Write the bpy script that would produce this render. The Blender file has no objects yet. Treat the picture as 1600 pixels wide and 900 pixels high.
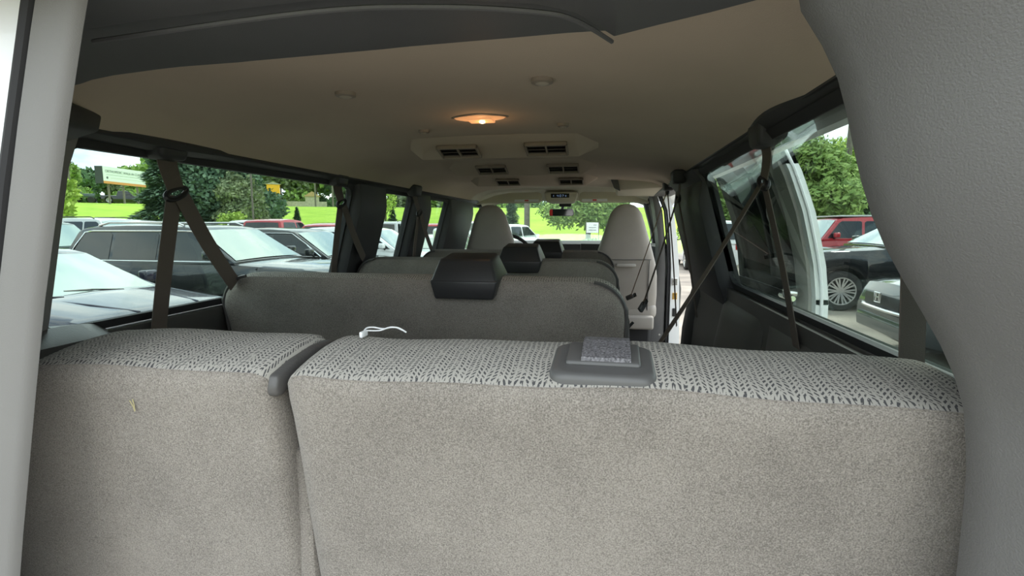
import bpy, bmesh, math, random
from mathutils import Vector, Matrix
R = math.radians
random.seed(7)
scene = bpy.context.scene
col = scene.collection
PI = math.pi

# ------------------------------------------------------------------ camera, sky, sun, exposure
cam_d = bpy.data.cameras.new('camera'); cam_d.sensor_width = 36; cam_d.lens = 18.0
cam_d.clip_start = 0.02; cam_d.clip_end = 1500
cam = bpy.data.objects.new('camera', cam_d); col.objects.link(cam)
cam.location = (0, 0, 1.75); cam.rotation_euler = (R(90 - 6.984), 0, R(9.854))
scene.camera = cam

world = bpy.data.worlds.new('sky'); scene.world = world; world.use_nodes = True
wn = world.node_tree; wn.nodes.clear()
def wnode(t, **k):
    n = wn.nodes.new(t)
    for a, b in k.items(): setattr(n, a, b)
    return n
w_out = wnode('ShaderNodeOutputWorld'); w_bg = wnode('ShaderNodeBackground')
w_tc = wnode('ShaderNodeTexCoord'); w_map = wnode('ShaderNodeMapping'); w_map.inputs['Scale'].default_value = (1, 1, 3.0)
w_no = wnode('ShaderNodeTexNoise'); w_no.inputs['Scale'].default_value = 3.4; w_no.inputs['Detail'].default_value = 7; w_no.inputs['Roughness'].default_value = .58
w_cr = wnode('ShaderNodeValToRGB')
w_cr.color_ramp.elements[0].position = .36; w_cr.color_ramp.elements[0].color = (.36, .47, .60, 1)
w_cr.color_ramp.elements[1].position = .60; w_cr.color_ramp.elements[1].color = (1, 1, .98, 1)
e = w_cr.color_ramp.elements.new(.48); e.color = (.70, .78, .83, 1)
w_bg.inputs['Strength'].default_value = 2.7
wn.links.new(w_tc.outputs['Generated'], w_map.inputs['Vector']); wn.links.new(w_map.outputs[0], w_no.inputs['Vector'])
wn.links.new(w_no.outputs['Fac'], w_cr.inputs['Fac']); wn.links.new(w_cr.outputs[0], w_bg.inputs['Color']); wn.links.new(w_bg.outputs[0], w_out.inputs['Surface'])

sun_d = bpy.data.lights.new('sun', 'SUN'); sun_d.energy = 2.8; sun_d.angle = R(16); sun_d.color = (1, .96, .88)
sun = bpy.data.objects.new('sun', sun_d); col.objects.link(sun); sun.rotation_euler = (R(-24), R(22), 0)

vs = scene.view_settings
vs.view_transform = 'Standard'; vs.look = 'None'; vs.gamma = 1.0; vs.use_curve_mapping = False; vs.exposure = 0.3
scene.cycles.use_denoising = True
scene.cycles.max_bounces = 8; scene.cycles.diffuse_bounces = 5; scene.cycles.transparent_max_bounces = 16

# ------------------------------------------------------------------ materials
MATS = {}
def newmat(name):
    m = bpy.data.materials.new(name); m.use_nodes = True; MATS[name] = m
    nt = m.node_tree; return m, nt, nt.nodes['Principled BSDF']
def setp(b, c, rough=.6, metal=0, spec=.5, coat=0):
    b.inputs['Base Color'].default_value = (*c, 1); b.inputs['Roughness'].default_value = rough
    b.inputs['Metallic'].default_value = metal; b.inputs['Specular IOR Level'].default_value = spec
    b.inputs['Coat Weight'].default_value = coat; b.inputs['Coat Roughness'].default_value = .03
def pmat(name, c, rough=.6, metal=0, spec=.5, coat=0, nscale=0, namt=.1, bump=0, bscale=None, emit=None, es=0):
    m, nt, b = newmat(name); setp(b, c, rough, metal, spec, coat)
    if nscale or bump:
        tc = nt.nodes.new('ShaderNodeTexCoord')
    if nscale:
        no = nt.nodes.new('ShaderNodeTexNoise'); no.inputs['Scale'].default_value = nscale; no.inputs['Detail'].default_value = 5
        mr = nt.nodes.new('ShaderNodeMapRange'); mr.inputs['From Min'].default_value = .3; mr.inputs['From Max'].default_value = .7
        mr.inputs['To Min'].default_value = 1 - namt; mr.inputs['To Max'].default_value = 1 + namt
        mx = nt.nodes.new('ShaderNodeVectorMath'); mx.operation = 'SCALE'; mx.inputs[0].default_value = c
        nt.links.new(tc.outputs['Object'], no.inputs['Vector']); nt.links.new(no.outputs['Fac'], mr.inputs['Value'])
        nt.links.new(mr.outputs[0], mx.inputs['Scale']); nt.links.new(mx.outputs[0], b.inputs['Base Color'])
    if bump:
        n2 = nt.nodes.new('ShaderNodeTexNoise'); n2.inputs['Scale'].default_value = bscale or 300; n2.inputs['Detail'].default_value = 3
        bp = nt.nodes.new('ShaderNodeBump'); bp.inputs['Strength'].default_value = bump; bp.inputs['Distance'].default_value = .002
        nt.links.new(tc.outputs['Object'], n2.inputs['Vector']); nt.links.new(n2.outputs['Fac'], bp.inputs['Height']); nt.links.new(bp.outputs[0], b.inputs['Normal'])
    if emit:
        b.inputs['Emission Color'].default_value = (*emit, 1); b.inputs['Emission Strength'].default_value = es
    return m
def carpet(name, c, dark, fine=520, patch=6):
    """short-pile carpet: fibre speckle plus brushed patches"""
    m, nt, b = newmat(name); setp(b, c, .95, spec=.15)
    tc = nt.nodes.new('ShaderNodeTexCoord')
    n1 = nt.nodes.new('ShaderNodeTexNoise'); n1.inputs['Scale'].default_value = fine; n1.inputs['Detail'].default_value = 2; n1.inputs['Roughness'].default_value = .7
    n2 = nt.nodes.new('ShaderNodeTexNoise'); n2.inputs['Scale'].default_value = patch; n2.inputs['Detail'].default_value = 6; n2.inputs['Roughness'].default_value = .62
    r1 = nt.nodes.new('ShaderNodeMapRange'); r1.inputs['From Min'].default_value = .34; r1.inputs['From Max'].default_value = .66
    r2 = nt.nodes.new('ShaderNodeMapRange'); r2.inputs['From Min'].default_value = .3; r2.inputs['From Max'].default_value = .7; r2.inputs['To Min'].default_value = -.22; r2.inputs['To Max'].default_value = .22
    ad = nt.nodes.new('ShaderNodeMath'); ad.operation = 'ADD'; ad.use_clamp = True
    mx = nt.nodes.new('ShaderNodeMix'); mx.data_type = 'RGBA'; mx.inputs['A'].default_value = (*dark, 1); mx.inputs['B'].default_value = (*c, 1)
    bp = nt.nodes.new('ShaderNodeBump'); bp.inputs['Strength'].default_value = .7; bp.inputs['Distance'].default_value = .002
    L = nt.links.new
    L(tc.outputs['Object'], n1.inputs['Vector']); L(tc.outputs['Object'], n2.inputs['Vector'])
    L(n1.outputs['Fac'], r1.inputs['Value']); L(n2.outputs['Fac'], r2.inputs['Value'])
    L(r1.outputs[0], ad.inputs[0]); L(r2.outputs[0], ad.inputs[1]); L(ad.outputs[0], mx.inputs['Factor']); L(mx.outputs['Result'], b.inputs['Base Color'])
    L(n1.outputs['Fac'], bp.inputs['Height']); L(bp.outputs[0], b.inputs['Normal'])
    b.inputs['Sheen Weight'].default_value = .25; b.inputs['Sheen Roughness'].default_value = .5
    return m
def herringbone(name, light, dark):
    """cream cloth woven with a zigzag of dark dashes (x across, y along the seat top)"""
    m, nt, b = newmat(name); setp(b, light, .9, spec=.15)
    N = nt.nodes.new; L = nt.links.new
    tc = N('ShaderNodeTexCoord'); sp = N('ShaderNodeSeparateXYZ'); L(tc.outputs['Object'], sp.inputs[0])
    def mth(op, a, bb=None, clamp=False):
        n = N('ShaderNodeMath'); n.operation = op; n.use_clamp = clamp
        for i, v in enumerate((a, bb)):
            if v is None: continue
            if isinstance(v, (int, float)): n.inputs[i].default_value = v
            else: L(v, n.inputs[i])
        return n.outputs[0]
    wob = N('ShaderNodeTexNoise'); wob.inputs['Scale'].default_value = 30; L(tc.outputs['Object'], wob.inputs['Vector'])
    wv = mth('MULTIPLY', wob.outputs['Fac'], .006)
    x = mth('ADD', sp.outputs['X'], wv); yz = mth('SUBTRACT', sp.outputs['Y'], sp.outputs['Z'])
    tri = mth('PINGPONG', x, .016)                       # zigzag period
    diag = mth('ADD', yz, mth('MULTIPLY', tri, .9))
    st = mth('PINGPONG', mth('MULTIPLY', diag, 330.0), 1.0)     # thin diagonal ribs
    da = mth('PINGPONG', mth('MULTIPLY', x, 260.0), 1.0)        # break the ribs into dashes
    mask = mth('MULTIPLY', mth('GREATER_THAN', st, .47), mth('GREATER_THAN', da, .38))
    n2 = N('ShaderNodeTexNoise'); n2.inputs['Scale'].default_value = 240; L(tc.outputs['Object'], n2.inputs['Vector'])
    mk = mth('MULTIPLY', mask, mth('GREATER_THAN', n2.outputs['Fac'], .42))
    mk2 = mth('MULTIPLY', mk, .95)
    mx = N('ShaderNodeMix'); mx.data_type = 'RGBA'; mx.inputs['A'].default_value = (*light, 1); mx.inputs['B'].default_value = (*dark, 1)
    L(mk2, mx.inputs['Factor']); L(mx.outputs['Result'], b.inputs['Base Color'])
    bp = N('ShaderNodeBump'); bp.inputs['Strength'].default_value = .5; bp.inputs['Distance'].default_value = .0015; bp.invert = True
    L(mk, bp.inputs['Height']); L(bp.outputs[0], b.inputs['Normal'])
    return m
def glassmat(name, tint, refl=.05, rough=.01):
    m = bpy.data.materials.new(name); m.use_nodes = True; MATS[name] = m
    nt = m.node_tree; nt.nodes.clear(); N = nt.nodes.new
    o = N('ShaderNodeOutputMaterial'); t = N('ShaderNodeBsdfTransparent'); t.inputs[0].default_value = (*tint, 1)
    g = N('ShaderNodeBsdfGlossy'); g.inputs['Roughness'].default_value = rough; g.inputs[0].default_value = (.9, 1, .97, 1)
    fr = N('ShaderNodeFresnel'); fr.inputs['IOR'].default_value = 1.35
    mul = N('ShaderNodeMath'); mul.operation = 'MULTIPLY'; mul.inputs[1].default_value = refl * 20
    mul.use_clamp = True
    mx = N('ShaderNodeMixShader')
    nt.links.new(fr.outputs[0], mul.inputs[0]); nt.links.new(mul.outputs[0], mx.inputs[0]); nt.links.new(t.outputs[0], mx.inputs[1]); nt.links.new(g.outputs[0], mx.inputs[2]); nt.links.new(mx.outputs[0], o.inputs[0])
    return m

pmat('headliner', (.56, .475, .38), .95, spec=.1, nscale=3, namt=.05, bump=.25, bscale=420)
pmat('headliner_front', (.62, .58, .47), .9, spec=.1, bump=.2, bscale=420)
pmat('trim_dark', (.036, .036, .038), .55, nscale=8, namt=.08, bump=.2, bscale=600)
pmat('header_grey', (.115, .118, .124), .6, nscale=6, namt=.06, bump=.25, bscale=700)
pmat('trim_grey', (.135, .132, .130), .5, nscale=5, namt=.06, bump=.35, bscale=500)
pmat('pillar_light', (.20, .195, .188), .6, nscale=5, namt=.03, bump=.2, bscale=600)
pmat('wall_vinyl', (.085, .084, .078), .45, nscale=6, namt=.08, bump=.2, bscale=300)
pmat('black', (.012, .012, .013), .5)
pmat('rubber', (.02, .02, .022), .7)
pmat('white_paint', (.86, .88, .88), .3, coat=.5)
pmat('floor_mat', (.035, .034, .033), .8, nscale=30, namt=.3)
carpet('carpet_light', (.345, .315, .28), (.15, .135, .12), 480, 5)
herringbone('herringbone', (.42, .40, .36), (.07, .07, .075))
pmat('vinyl', (.09, .087, .085), .38, bump=.3, bscale=250)
pmat('thread', (.42, .40, .37), .8)
pmat('headrest_black', (.030, .030, .032), .38, bump=.15, bscale=300)
pmat('seat_leather', (.34, .315, .285), .45, nscale=10, namt=.04, bump=.15, bscale=300)
pmat('plastic_grey', (.105, .104, .103), .42, nscale=20, namt=.05)
pmat('plastic_light', (.45, .43, .40), .5)
pmat('webbing', (.115, .095, .08), .8, bump=.6, bscale=900)
pmat('webbing_tan', (.34, .25, .20), .8)
pmat('webbing_speckle', (.16, .155, .165), .6, nscale=330, namt=.75, bump=.5, bscale=700)
pmat('beige_plastic', (.50, .45, .37), .6)
pmat('vent_slat', (.10, .088, .075), .5)
pmat('vent_frame', (.30, .255, .205), .5)
pmat('chrome', (.75, .75, .75), .15, metal=1)
pmat('mirror_glass', (.02, .03, .028), .05, metal=0, spec=.8)
pmat('red_plastic', (.75, .03, .03), .4)
pmat('display', (.004, .006, .012), .15)
pmat('display_glyph', (.2, .3, .45), .5, emit=(.35, .5, .8), es=.5)
pmat('white_plastic', (.85, .86, .88), .4)
pmat('straw', (.45, .40, .22), .8)
pmat('orange_label', (.75, .42, .05), .6)
pmat('lamp_lens', (.75, .5, .3), .3, emit=(1, .42, .16), es=.45)
pmat('lamp_bulb', (1, .8, .5), .3, emit=(1, .62, .22), es=16)
glassmat('glass_tint', (.74, .80, .77), .010)
glassmat('glass_clear', (.93, .97, .94), .02)
glassmat('glass_door', (.10, .115, .11), .016)

# ------------------------------------------------------------------ mesh helpers
def tag(o, label=None, cat=None, group=None, kind=None):
    if label: o['label'] = label
    if cat: o['category'] = cat
    if group: o['group'] = group
    if kind: o['kind'] = kind
    return o
def empty(name, loc=(0, 0, 0), rz=0):
    o = bpy.data.objects.new(name, None); col.objects.link(o); o.location = loc; o.rotation_euler = (0, 0, rz)
    o.empty_display_size = .1
    return o
def thing(name, label, cat, loc=(0, 0, 0), rz=0, group=None):
    return tag(empty(name, loc, rz), label, cat, group)
def attach(o, parent, world=True):
    if parent is None: return o
    o.parent = parent
    if world:
        m = Matrix.Identity(4); p = parent
        chain = []
        while p: chain.append(p); p = p.parent
        for q in reversed(chain):
            m = m @ q.matrix_parent_inverse @ Matrix.LocRotScale(q.location, q.rotation_euler, q.scale)
        o.matrix_parent_inverse = m.inverted()
    return o
def mk(name, vf, mat, parent=None, smooth=False, world=True, kind=None, angle=40):
    v, f = vf
    me = bpy.data.meshes.new(name); me.from_pydata([tuple(p) for p in v], [], f); me.validate()
    bm = bmesh.new(); bm.from_mesh(me); bmesh.ops.recalc_face_normals(bm, faces=bm.faces)
    if smooth:
        for fc in bm.faces: fc.smooth = True
        ca = R(angle)
        for ed in bm.edges:
            if len(ed.link_faces) == 2 and ed.calc_face_angle(0) > ca: ed.smooth = False
    bm.to_mesh(me); bm.free()
    me.materials.append(MATS[mat])
    o = bpy.data.objects.new(name, me); col.objects.link(o)
    attach(o, parent, world)
    if kind: o['kind'] = kind
    return o
def join(*parts):
    V, F = [], []
    for v, f in parts:
        n = len(V); V += [Vector(p) for p in v]; F += [tuple(i + n for i in q) for q in f]
    return V, F
def xf(vf, M):
    v, f = vf; return [M @ Vector(p) for p in v], f
def T(x, y, z): return Matrix.Translation((x, y, z))
def box(x0, x1, y0, y1, z0, z1):
    v = [(x, y, z) for z in (z0, z1) for y in (y0, y1) for x in (x0, x1)]
    return v, [(0, 2, 3, 1), (4, 5, 7, 6), (0, 1, 5, 4), (2, 6, 7, 3), (0, 4, 6, 2), (1, 3, 7, 5)]
def hexa(p):     # eight corner points in box() order
    return [Vector(q) for q in p], box(0, 1, 0, 1, 0, 1)[1]
def bevel(vf, w, seg=3):
    v, f = vf
    bm = bmesh.new(); bv = [bm.verts.new(p) for p in v]
    for q in f: bm.faces.new([bv[i] for i in q])
    bmesh.ops.recalc_face_normals(bm, faces=bm.faces)
    bmesh.ops.bevel(bm, geom=bm.edges[:], offset=w, segments=seg, profile=.5, affect='EDGES', clamp_overlap=True)
    bm.verts.index_update()
    out = [p.co.copy() for p in bm.verts], [tuple(x.index for x in q.verts) for q in bm.faces]
    bm.free(); return out
def rbox(x0, x1, y0, y1, z0, z1, w=.01, seg=3): return bevel(box(x0, x1, y0, y1, z0, z1), w, seg)
def loft(rings, closed=True, caps=True):
    n = len(rings[0]); V = [Vector(p) for r in rings for p in r]; F = []
    for i in range(len(rings) - 1):
        for j in range(n if closed else n - 1):
            a = i * n + j; b = i * n + (j + 1) % n
            F.append((a, b, b + n, a + n))
    if caps and closed:
        F.append(tuple(range(n - 1, -1, -1))); F.append(tuple((len(rings) - 1) * n + j for j in range(n)))
    return V, F
def prism(poly, axis, a, b):
    """poly: 2D points in the two remaining axes (in x,y,z order)"""
    def p3(p, t):
        return {'x': (t, p[0], p[1]), 'y': (p[0], t, p[1]), 'z': (p[0], p[1], t)}[axis]
    return loft([[p3(p, a) for p in poly], [p3(p, b) for p in poly]])
def catmull(P, n=8):
    P = [Vector(p) for p in P]; out = []
    for i in range(len(P) - 1):
        p0 = P[max(i - 1, 0)]; p1 = P[i]; p2 = P[i + 1]; p3 = P[min(i + 2, len(P) - 1)]
        for k in range(n):
            t = k / n
            out.append(.5 * ((2 * p1) + (p2 - p0) * t + (2 * p0 - 5 * p1 + 4 * p2 - p3) * t * t + (3 * p1 - p0 - 3 * p2 + p3) * t ** 3))
    out.append(P[-1]); return out
def tube(path, r, n=8, closed=False, caps=True):
    path = [Vector(p) for p in path]; rings = []; m = len(path)
    prev = None
    for i, p in enumerate(path):
        if closed: d = path[(i + 1) % m] - path[i - 1]
        else: d = path[min(i + 1, m - 1)] - path[max(i - 1, 0)]
        d.normalize()
        if prev is None:
            u = d.orthogonal().normalized()
        else:
            u = (prev - d * prev.dot(d)); u = u.normalized() if u.length > 1e-6 else d.orthogonal().normalized()
        prev = u; w = d.cross(u)
        rr = r[i] if isinstance(r, (list, tuple)) else r
        rings.append([p + (u * math.cos(2 * PI * k / n) + w * math.sin(2 * PI * k / n)) * rr for k in range(n)])
    if closed: rings.append(rings[0])
    return loft(rings, True, caps and not closed)
def strap(path, wdir, width, th=.0022):
    """flat webbing: a ribbon with thickness; wdir may be one vector or one per point"""
    path = [Vector(p) for p in path]; rings = []; m = len(path)
    for i, p in enumerate(path):
        d = (path[min(i + 1, m - 1)] - path[max(i - 1, 0)]).normalized()
        w = Vector(wdir[i] if isinstance(wdir[0], (list, tuple, Vector)) else wdir)
        w = (w - d * w.dot(d)).normalized(); n = d.cross(w)
        rings.append([p + w * width / 2 + n * th / 2, p - w * width / 2 + n * th / 2, p - w * width / 2 - n * th / 2, p + w * width / 2 - n * th / 2])
    return loft(rings)
def lathe(prof, n=24, axis='z', center=(0, 0, 0), caps=True):
    rings = []
    for r, h in prof:
        ring = []
        for k in range(n):
            a = 2 * PI * k / n; c, s = r * math.cos(a), r * math.sin(a)
            p = {'z': (c, s, h), 'y': (c, h, s), 'x': (h, c, s)}[axis]
            ring.append(Vector(p) + Vector(center))
        rings.append(ring)
    return loft(rings, True, caps)
def clone(o, parent=None):
    c = o.copy(); col.objects.link(c)
    if parent is not None: c.parent = parent
    for ch in list(o.children): clone(ch, c)
    return c
def lerp(a, b, t): return a + (b - a) * t
def pw(tab, x):
    if x <= tab[0][0]: return tab[0][1]
    for (a, b), (c, d) in zip(tab, tab[1:]):
        if x <= c: return b + (d - b) * (x - a) / (c - a) if c > a else d
    return tab[-1][1]
# ================================================================== THE VAN: shell
XC = -.355
HW = [(.70, .975), (1.30, .965), (1.44, .935), (1.48, .915), (1.945, .785), (2.0, .735), (2.1, .70)]
def hw(z): return pw(HW, z)
def side(s, z, off=0): return XC + s * (hw(z) + off)
CZ_T = [(0, 2.067), (.3, 2.062), (.45, 2.055), (.6, 2.040), (.68, 2.016), (.72, 1.990), (.758, 1.953)]
CZ_R = CZ_T[:3] + [(.6, 2.046), (.68, 2.034), (.72, 2.02), (.755, 2.0)]      # door side sits a little higher
def ceilz(x): return pw(CZ_T if x < XC else CZ_R, abs(x - XC))

# floor
mk('floor', rbox(XC - .99, XC + .99, .45, 5.6, .62, .72, .01, 2), 'floor_mat', kind='structure')

# ceiling: arched headliner (rear) and cream headliner (front)
def ceil_ring(y, dz=0, t=.07):
    us = [-.758, -.74, -.72, -.70, -.68, -.64, -.6, -.52, -.45, -.3, -.15, 0, .15, .3, .45, .52, .6, .64, .68, .70, .72, .74, .755]
    lo = [(XC + u, y, ceilz(XC + u) + dz) for u in us]
    return lo + [(p[0] * 1.0, y, p[2] + t) for p in reversed(lo)]
ceiling = mk('ceiling', loft([ceil_ring(y) for y in (.42, .9, 1.5, 2.2, 3, 3.7, 4.28)]), 'headliner', smooth=True, kind='structure')
mk('headliner_front', loft([ceil_ring(4.283, .002), ceil_ring(4.5, .006), ceil_ring(4.70, .0), ceil_ring(4.78, -.035), ceil_ring(4.86, -.085)]), 'headliner_front', ceiling, smooth=True)
mk('roof_skin', loft([[(XC + u, y, 2.16 - .12 * (abs(u) / .98) ** 4 + dz) for u in (-.98, -.9, -.75, -.5, 0, .5, .75, .9, .98)] + [(XC + u, y, 2.13 - .12 * (abs(u) / .98) ** 4 + dz) for u in (.98, .9, .75, .5, 0, -.5, -.75, -.9, -.98)] for y, dz in ((.40, -.02), (.7, 0), (4.4, 0), (4.86, -.09))]), 'white_paint', ceiling, smooth=True)

# stepped duct fairings in the headliner that carry the vents
for i, (yl, xl0, xl1) in enumerate(((2.0, -.71, -.09), (2.69, -.755, -.105), (3.42, -.83, -.105))):
    yr = yl - .19; zc = 2.066; lip = 2.008
    V = [(xl0 + .02, yr, zc), (xl1 + .02, yr, zc), (xl0 - .06, yl + .02, zc - .012), (xl1 + .08, yl + .02, zc),
         (xl0 + .06, yr + .01, zc - .004), (xl1 - .01, yr + .01, zc - .004), (xl0, yl, lip), (xl1, yl, lip), (xl0, yl + .06, lip + .012), (xl1, yl + .06, lip + .012), (xl0 - .06, yl + .16, zc), (xl1 + .08, yl + .16, zc), (xl0, yl + .2, zc), (xl1, yl + .2, zc)]
    F = [(4, 5, 7, 6), (0, 4, 6, 2), (5, 1, 3, 7), (6, 7, 9, 8), (2, 6, 8, 10), (7, 3, 11, 9), (0, 1, 5, 4), (8, 9, 13, 12), (10, 8, 12), (9, 11, 13), (0, 2, 10, 12, 13, 11, 3, 1)]
    mk('duct_fairing', bevel((V, F), .010, 3), 'headliner', ceiling, smooth=True, angle=35)

# walls below the windows
def wall_ring(s, y, inner=None):
    tab = inner or [(.70, .955), (1.05, .955), (1.28, .95), (1.40, .935), (1.462, .905), (1.478, .90)]
    a = [(XC + s * w, y, z) for z, w in tab]
    return a + [(XC + s * w, y, z) for z, w in ((1.478, 1.0), (1.2, 1.05), (.62, 1.04))]
RIN = [(.70, .86), (1.05, .862), (1.22, .875), (1.36, .905), (1.46, .90), (1.478, .895)]
wall_left = mk('wall_left', loft([wall_ring(-1, y) for y in (.62, 1.5, 3, 4.45, 5.5)]), 'wall_vinyl', smooth=True, kind='structure')
wall_right = mk('wall_right', loft([wall_ring(1, y, RIN) for y in (.62, 1.2, 1.9, 2.5, 3.12)]), 'wall_vinyl', smooth=True, kind='structure')
mk('lower_panel', loft([wall_ring(1, y, [(.70, .86), (1.05, .862), (1.22, .9), (1.36, .93), (1.46, .93), (1.478, .92)]) for y in (4.62, 5.5)]), 'wall_vinyl', wall_right, smooth=True)
for s_, par, y0, y1 in ((-1, wall_left, .62, 5.5), (1, wall_right, .62, 3.12)):
    mk('outer_skin', loft([[(XC + s_ * w, y, z) for z, w in ((1.482, 1.004), (1.44, 1.02), (1.2, 1.056), (.9, 1.056), (.6, 1.03), (.6, 1.02), (.9, 1.048), (1.2, 1.048), (1.44, 1.01))] for y in (y0, y1)]), 'white_paint', par, smooth=True)
# moulded pads under the right window
for y0, y1 in ((1.02, 1.78), (1.83, 2.42)):
    rings = []
    for k in range(13):
        t = k / 12; y = lerp(y0, y1, t); e = 1 - (2 * t - 1) ** 6; b = .028 * e
        rings.append([(XC + w - b * q, y, z) for z, w, q in ((1.05, .866, 0), (1.12, .868, .8), (1.22, .878, 1), (1.33, .898, 1), (1.40, .905, .7), (1.43, .904, 0))] + [(XC + .93, y, 1.42), (XC + .93, y, 1.06)])
    mk('moulded_pad', loft(rings), 'wall_vinyl', wall_right, smooth=True)
# moulded ledge on the left wall beside the rear bench
rings = []
for k in range(11):
    t = k / 10; y = lerp(.72, 1.12, t); b = .05 * (1 - (2 * t - 1) ** 4)
    rings.append([(XC - w + b * q, y, z + b * h) for z, w, q, h in ((1.38, .935, 0, 0), (1.43, .915, 1, 0), (1.47, .905, 1.2, .2), (1.485, .93, .6, .55), (1.478, .99, 0, .5), (1.40, .99, 0, 0))])
mk('side_ledge', loft(rings), 'vinyl', wall_left, smooth=True)

# rails above the windows
def rail_ring(s, y, k=1.0):
    k = .03 if s > 0 else 0
    return [(XC + s * w, y, z + k) for w, z in ((.745, 1.985 if s > 0 else 1.972), (.752, 1.972 if s > 0 else 1.956), (.768, 1.956 if s > 0 else 1.948), (.785, 1.943), (.80, 1.940), (.86, 1.945), (.90, 2.0), (.80, 2.06))]
trim_1 = mk('trim_1', loft([rail_ring(-1, y) for y in (.6, 2, 3.2, 4.6)]), 'trim_dark', smooth=True, kind='structure')
trim_2 = mk('trim_2', loft([rail_ring(1, y) for y in (.6, 1.5, 2.4, 3.25)]), 'trim_dark', smooth=True, kind='structure')
# thin roll where the headliner meets the rails
for s, par, y1 in ((-1, trim_1, 4.3), (1, trim_2, 3.2)):
    mk('edge_roll', tube([(XC + s * .750, y, 2.006 if s > 0 else 1.957) for y in (.62, 1.5, 2.5, y1)], .006, 6), 'trim_dark', par, smooth=True)
# swelling of the right rail around the rear belt mount
rings = []
for k in range(15):
    t = k / 14; y = lerp(1.02, 1.66, t); b = .5 - .5 * math.cos(2 * PI * t)
    rings.append([(XC + w - .018 * b * q, y, z + .03 + .012 * b * h) for w, z, q, h in ((.748, 1.985, 1.3, 1.2), (.752, 1.972, 1.3, .5), (.77, 1.956, .5, -.2), (.785, 1.943, 0, 0), (.84, 1.95, 0, 0), (.80, 2.05, 0, 0))])
mk('belt_mount_swelling', loft(rings), 'trim_dark', trim_2, smooth=True)
rings = []
for k in range(15):
    t = k / 14; y = lerp(.95, 1.48, t); b = .5 - .5 * math.cos(2 * PI * t)
    rings.append([(XC - w + .012 * b * q, y, z - .008 * b * q) for w, z, q in ((.748, 1.97, .9), (.755, 1.955, 1.0), (.77, 1.948, .9), (.785, 1.943, .6), (.84, 1.945, 0), (.80, 2.05, 0))])
mk('belt_mount_swelling', loft(rings), 'trim_dark', trim_1, smooth=True)

# pillars between the windows
def pillar(name, s, y0, y1, parent, inb=.045, z0=1.44, z1=1.99, lean=0, mat='trim_dark', r=.03):
    rings = []
    for k in range(13):
        z = lerp(z0, z1, k / 12); inb_ = inb * (1 - .75 * max(0, min(1, (z - 1.84) / .1))); i = XC + s * (hw(z) - inb_); o = XC + s * (hw(z) + .045); dy = lean * (z - z0)
        c = .014
        rings.append([(o, y0 + dy, z), (XC + s * (hw(z) - inb_ + r), y0 + dy, z), (XC + s * (hw(z) - inb_ + c * .3), y0 + c + dy, z), (i, y0 + 2 * c + dy, z), (i, y1 - 2 * c + dy, z), (XC + s * (hw(z) - inb_ + c * .3), y1 - c + dy, z), (XC + s * (hw(z) - inb_ + r), y1 + dy, z), (o, y1 + dy, z)])
    return mk(name, loft(rings), mat, parent, smooth=True)
pillar('pillar', -1, 2.29, 2.62, wall_left)
pillar('pillar', -1, 3.06, 3.35, wall_left)
pillar('pillar', -1, 3.80, 4.50, wall_left)
pillar('pillar', 1, 2.34, 3.16, wall_right, inb=.05, z0=1.40)
# lower half of that pillar flares towards the step
rings = []
for z, xi in ((.70, .47), (.95, .475), (1.15, .485), (1.25, .50), (1.36, .525), (1.45, .55)):
    rings.append([(xi + .03, 2.95, z), (xi, 3.0, z), (xi, 3.13, z), (xi + .02, 3.16, z), (.66, 3.16, z), (.66, 2.95, z)])
mk('pillar_foot', loft(rings), 'trim_dark', wall_right, smooth=True)

# windows (each a pane in a black seal)
def window(n, s, y0, y1, glass, z0=1.482, z1=1.945, off=.018, r=.05, band=.022):
    def pt(y, z, o=off): return Vector((side(s, z, o), y, z))
    prof = []
    for cy, cz, a0 in ((y1 - r, z1 - r, 0), (y0 + r, z1 - r, 90), (y0 + r, z0 + r, 180), (y1 - r, z0 + r, 270)):
        for k in range(6):
            a = R(a0 + 18 * k); prof.append((cy + r * math.cos(a), cz + r * math.sin(a)))
    pane = loft([[pt(y, z, off - .0025) for y, z in prof], [pt(y, z, off + .0025) for y, z in prof]])
    w = mk('window_%d' % n, pane, glass, kind='structure')
    cyy, czz = (y0 + y1) / 2, (z0 + z1) / 2
    def ins(y, z, d):
        return (y - math.copysign(min(d, abs(y - cyy)), y - cyy), z - math.copysign(min(d, abs(z - czz)), z - czz))
    rings = [[pt(*q, off - .012) for q in prof]]
    A = [pt(y, z, off - .012) for y, z in prof]; B = [pt(*ins(y, z, band), off - .012) for y, z in prof]
    C = [pt(*ins(y, z, band), off + .010) for y, z in prof]; D = [pt(y, z, off + .010) for y, z in prof]
    v, f = loft([A, B, C, D, A], True, False)
    mk('window_seal', (v, f), 'rubber', w)
    return w
window(1, -1, .93, 2.30, 'glass_tint')
window(2, -1, 2.61, 3.07, 'glass_tint')
window(3, -1, 3.34, 3.81, 'glass_tint')
window(4, -1, 4.49, 5.18, 'glass_clear')
window(5, 1, .80, 2.36, 'glass_tint', band=.020, z1=1.985)
window(6, 1, 4.64, 5.18, 'glass_clear')

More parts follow.
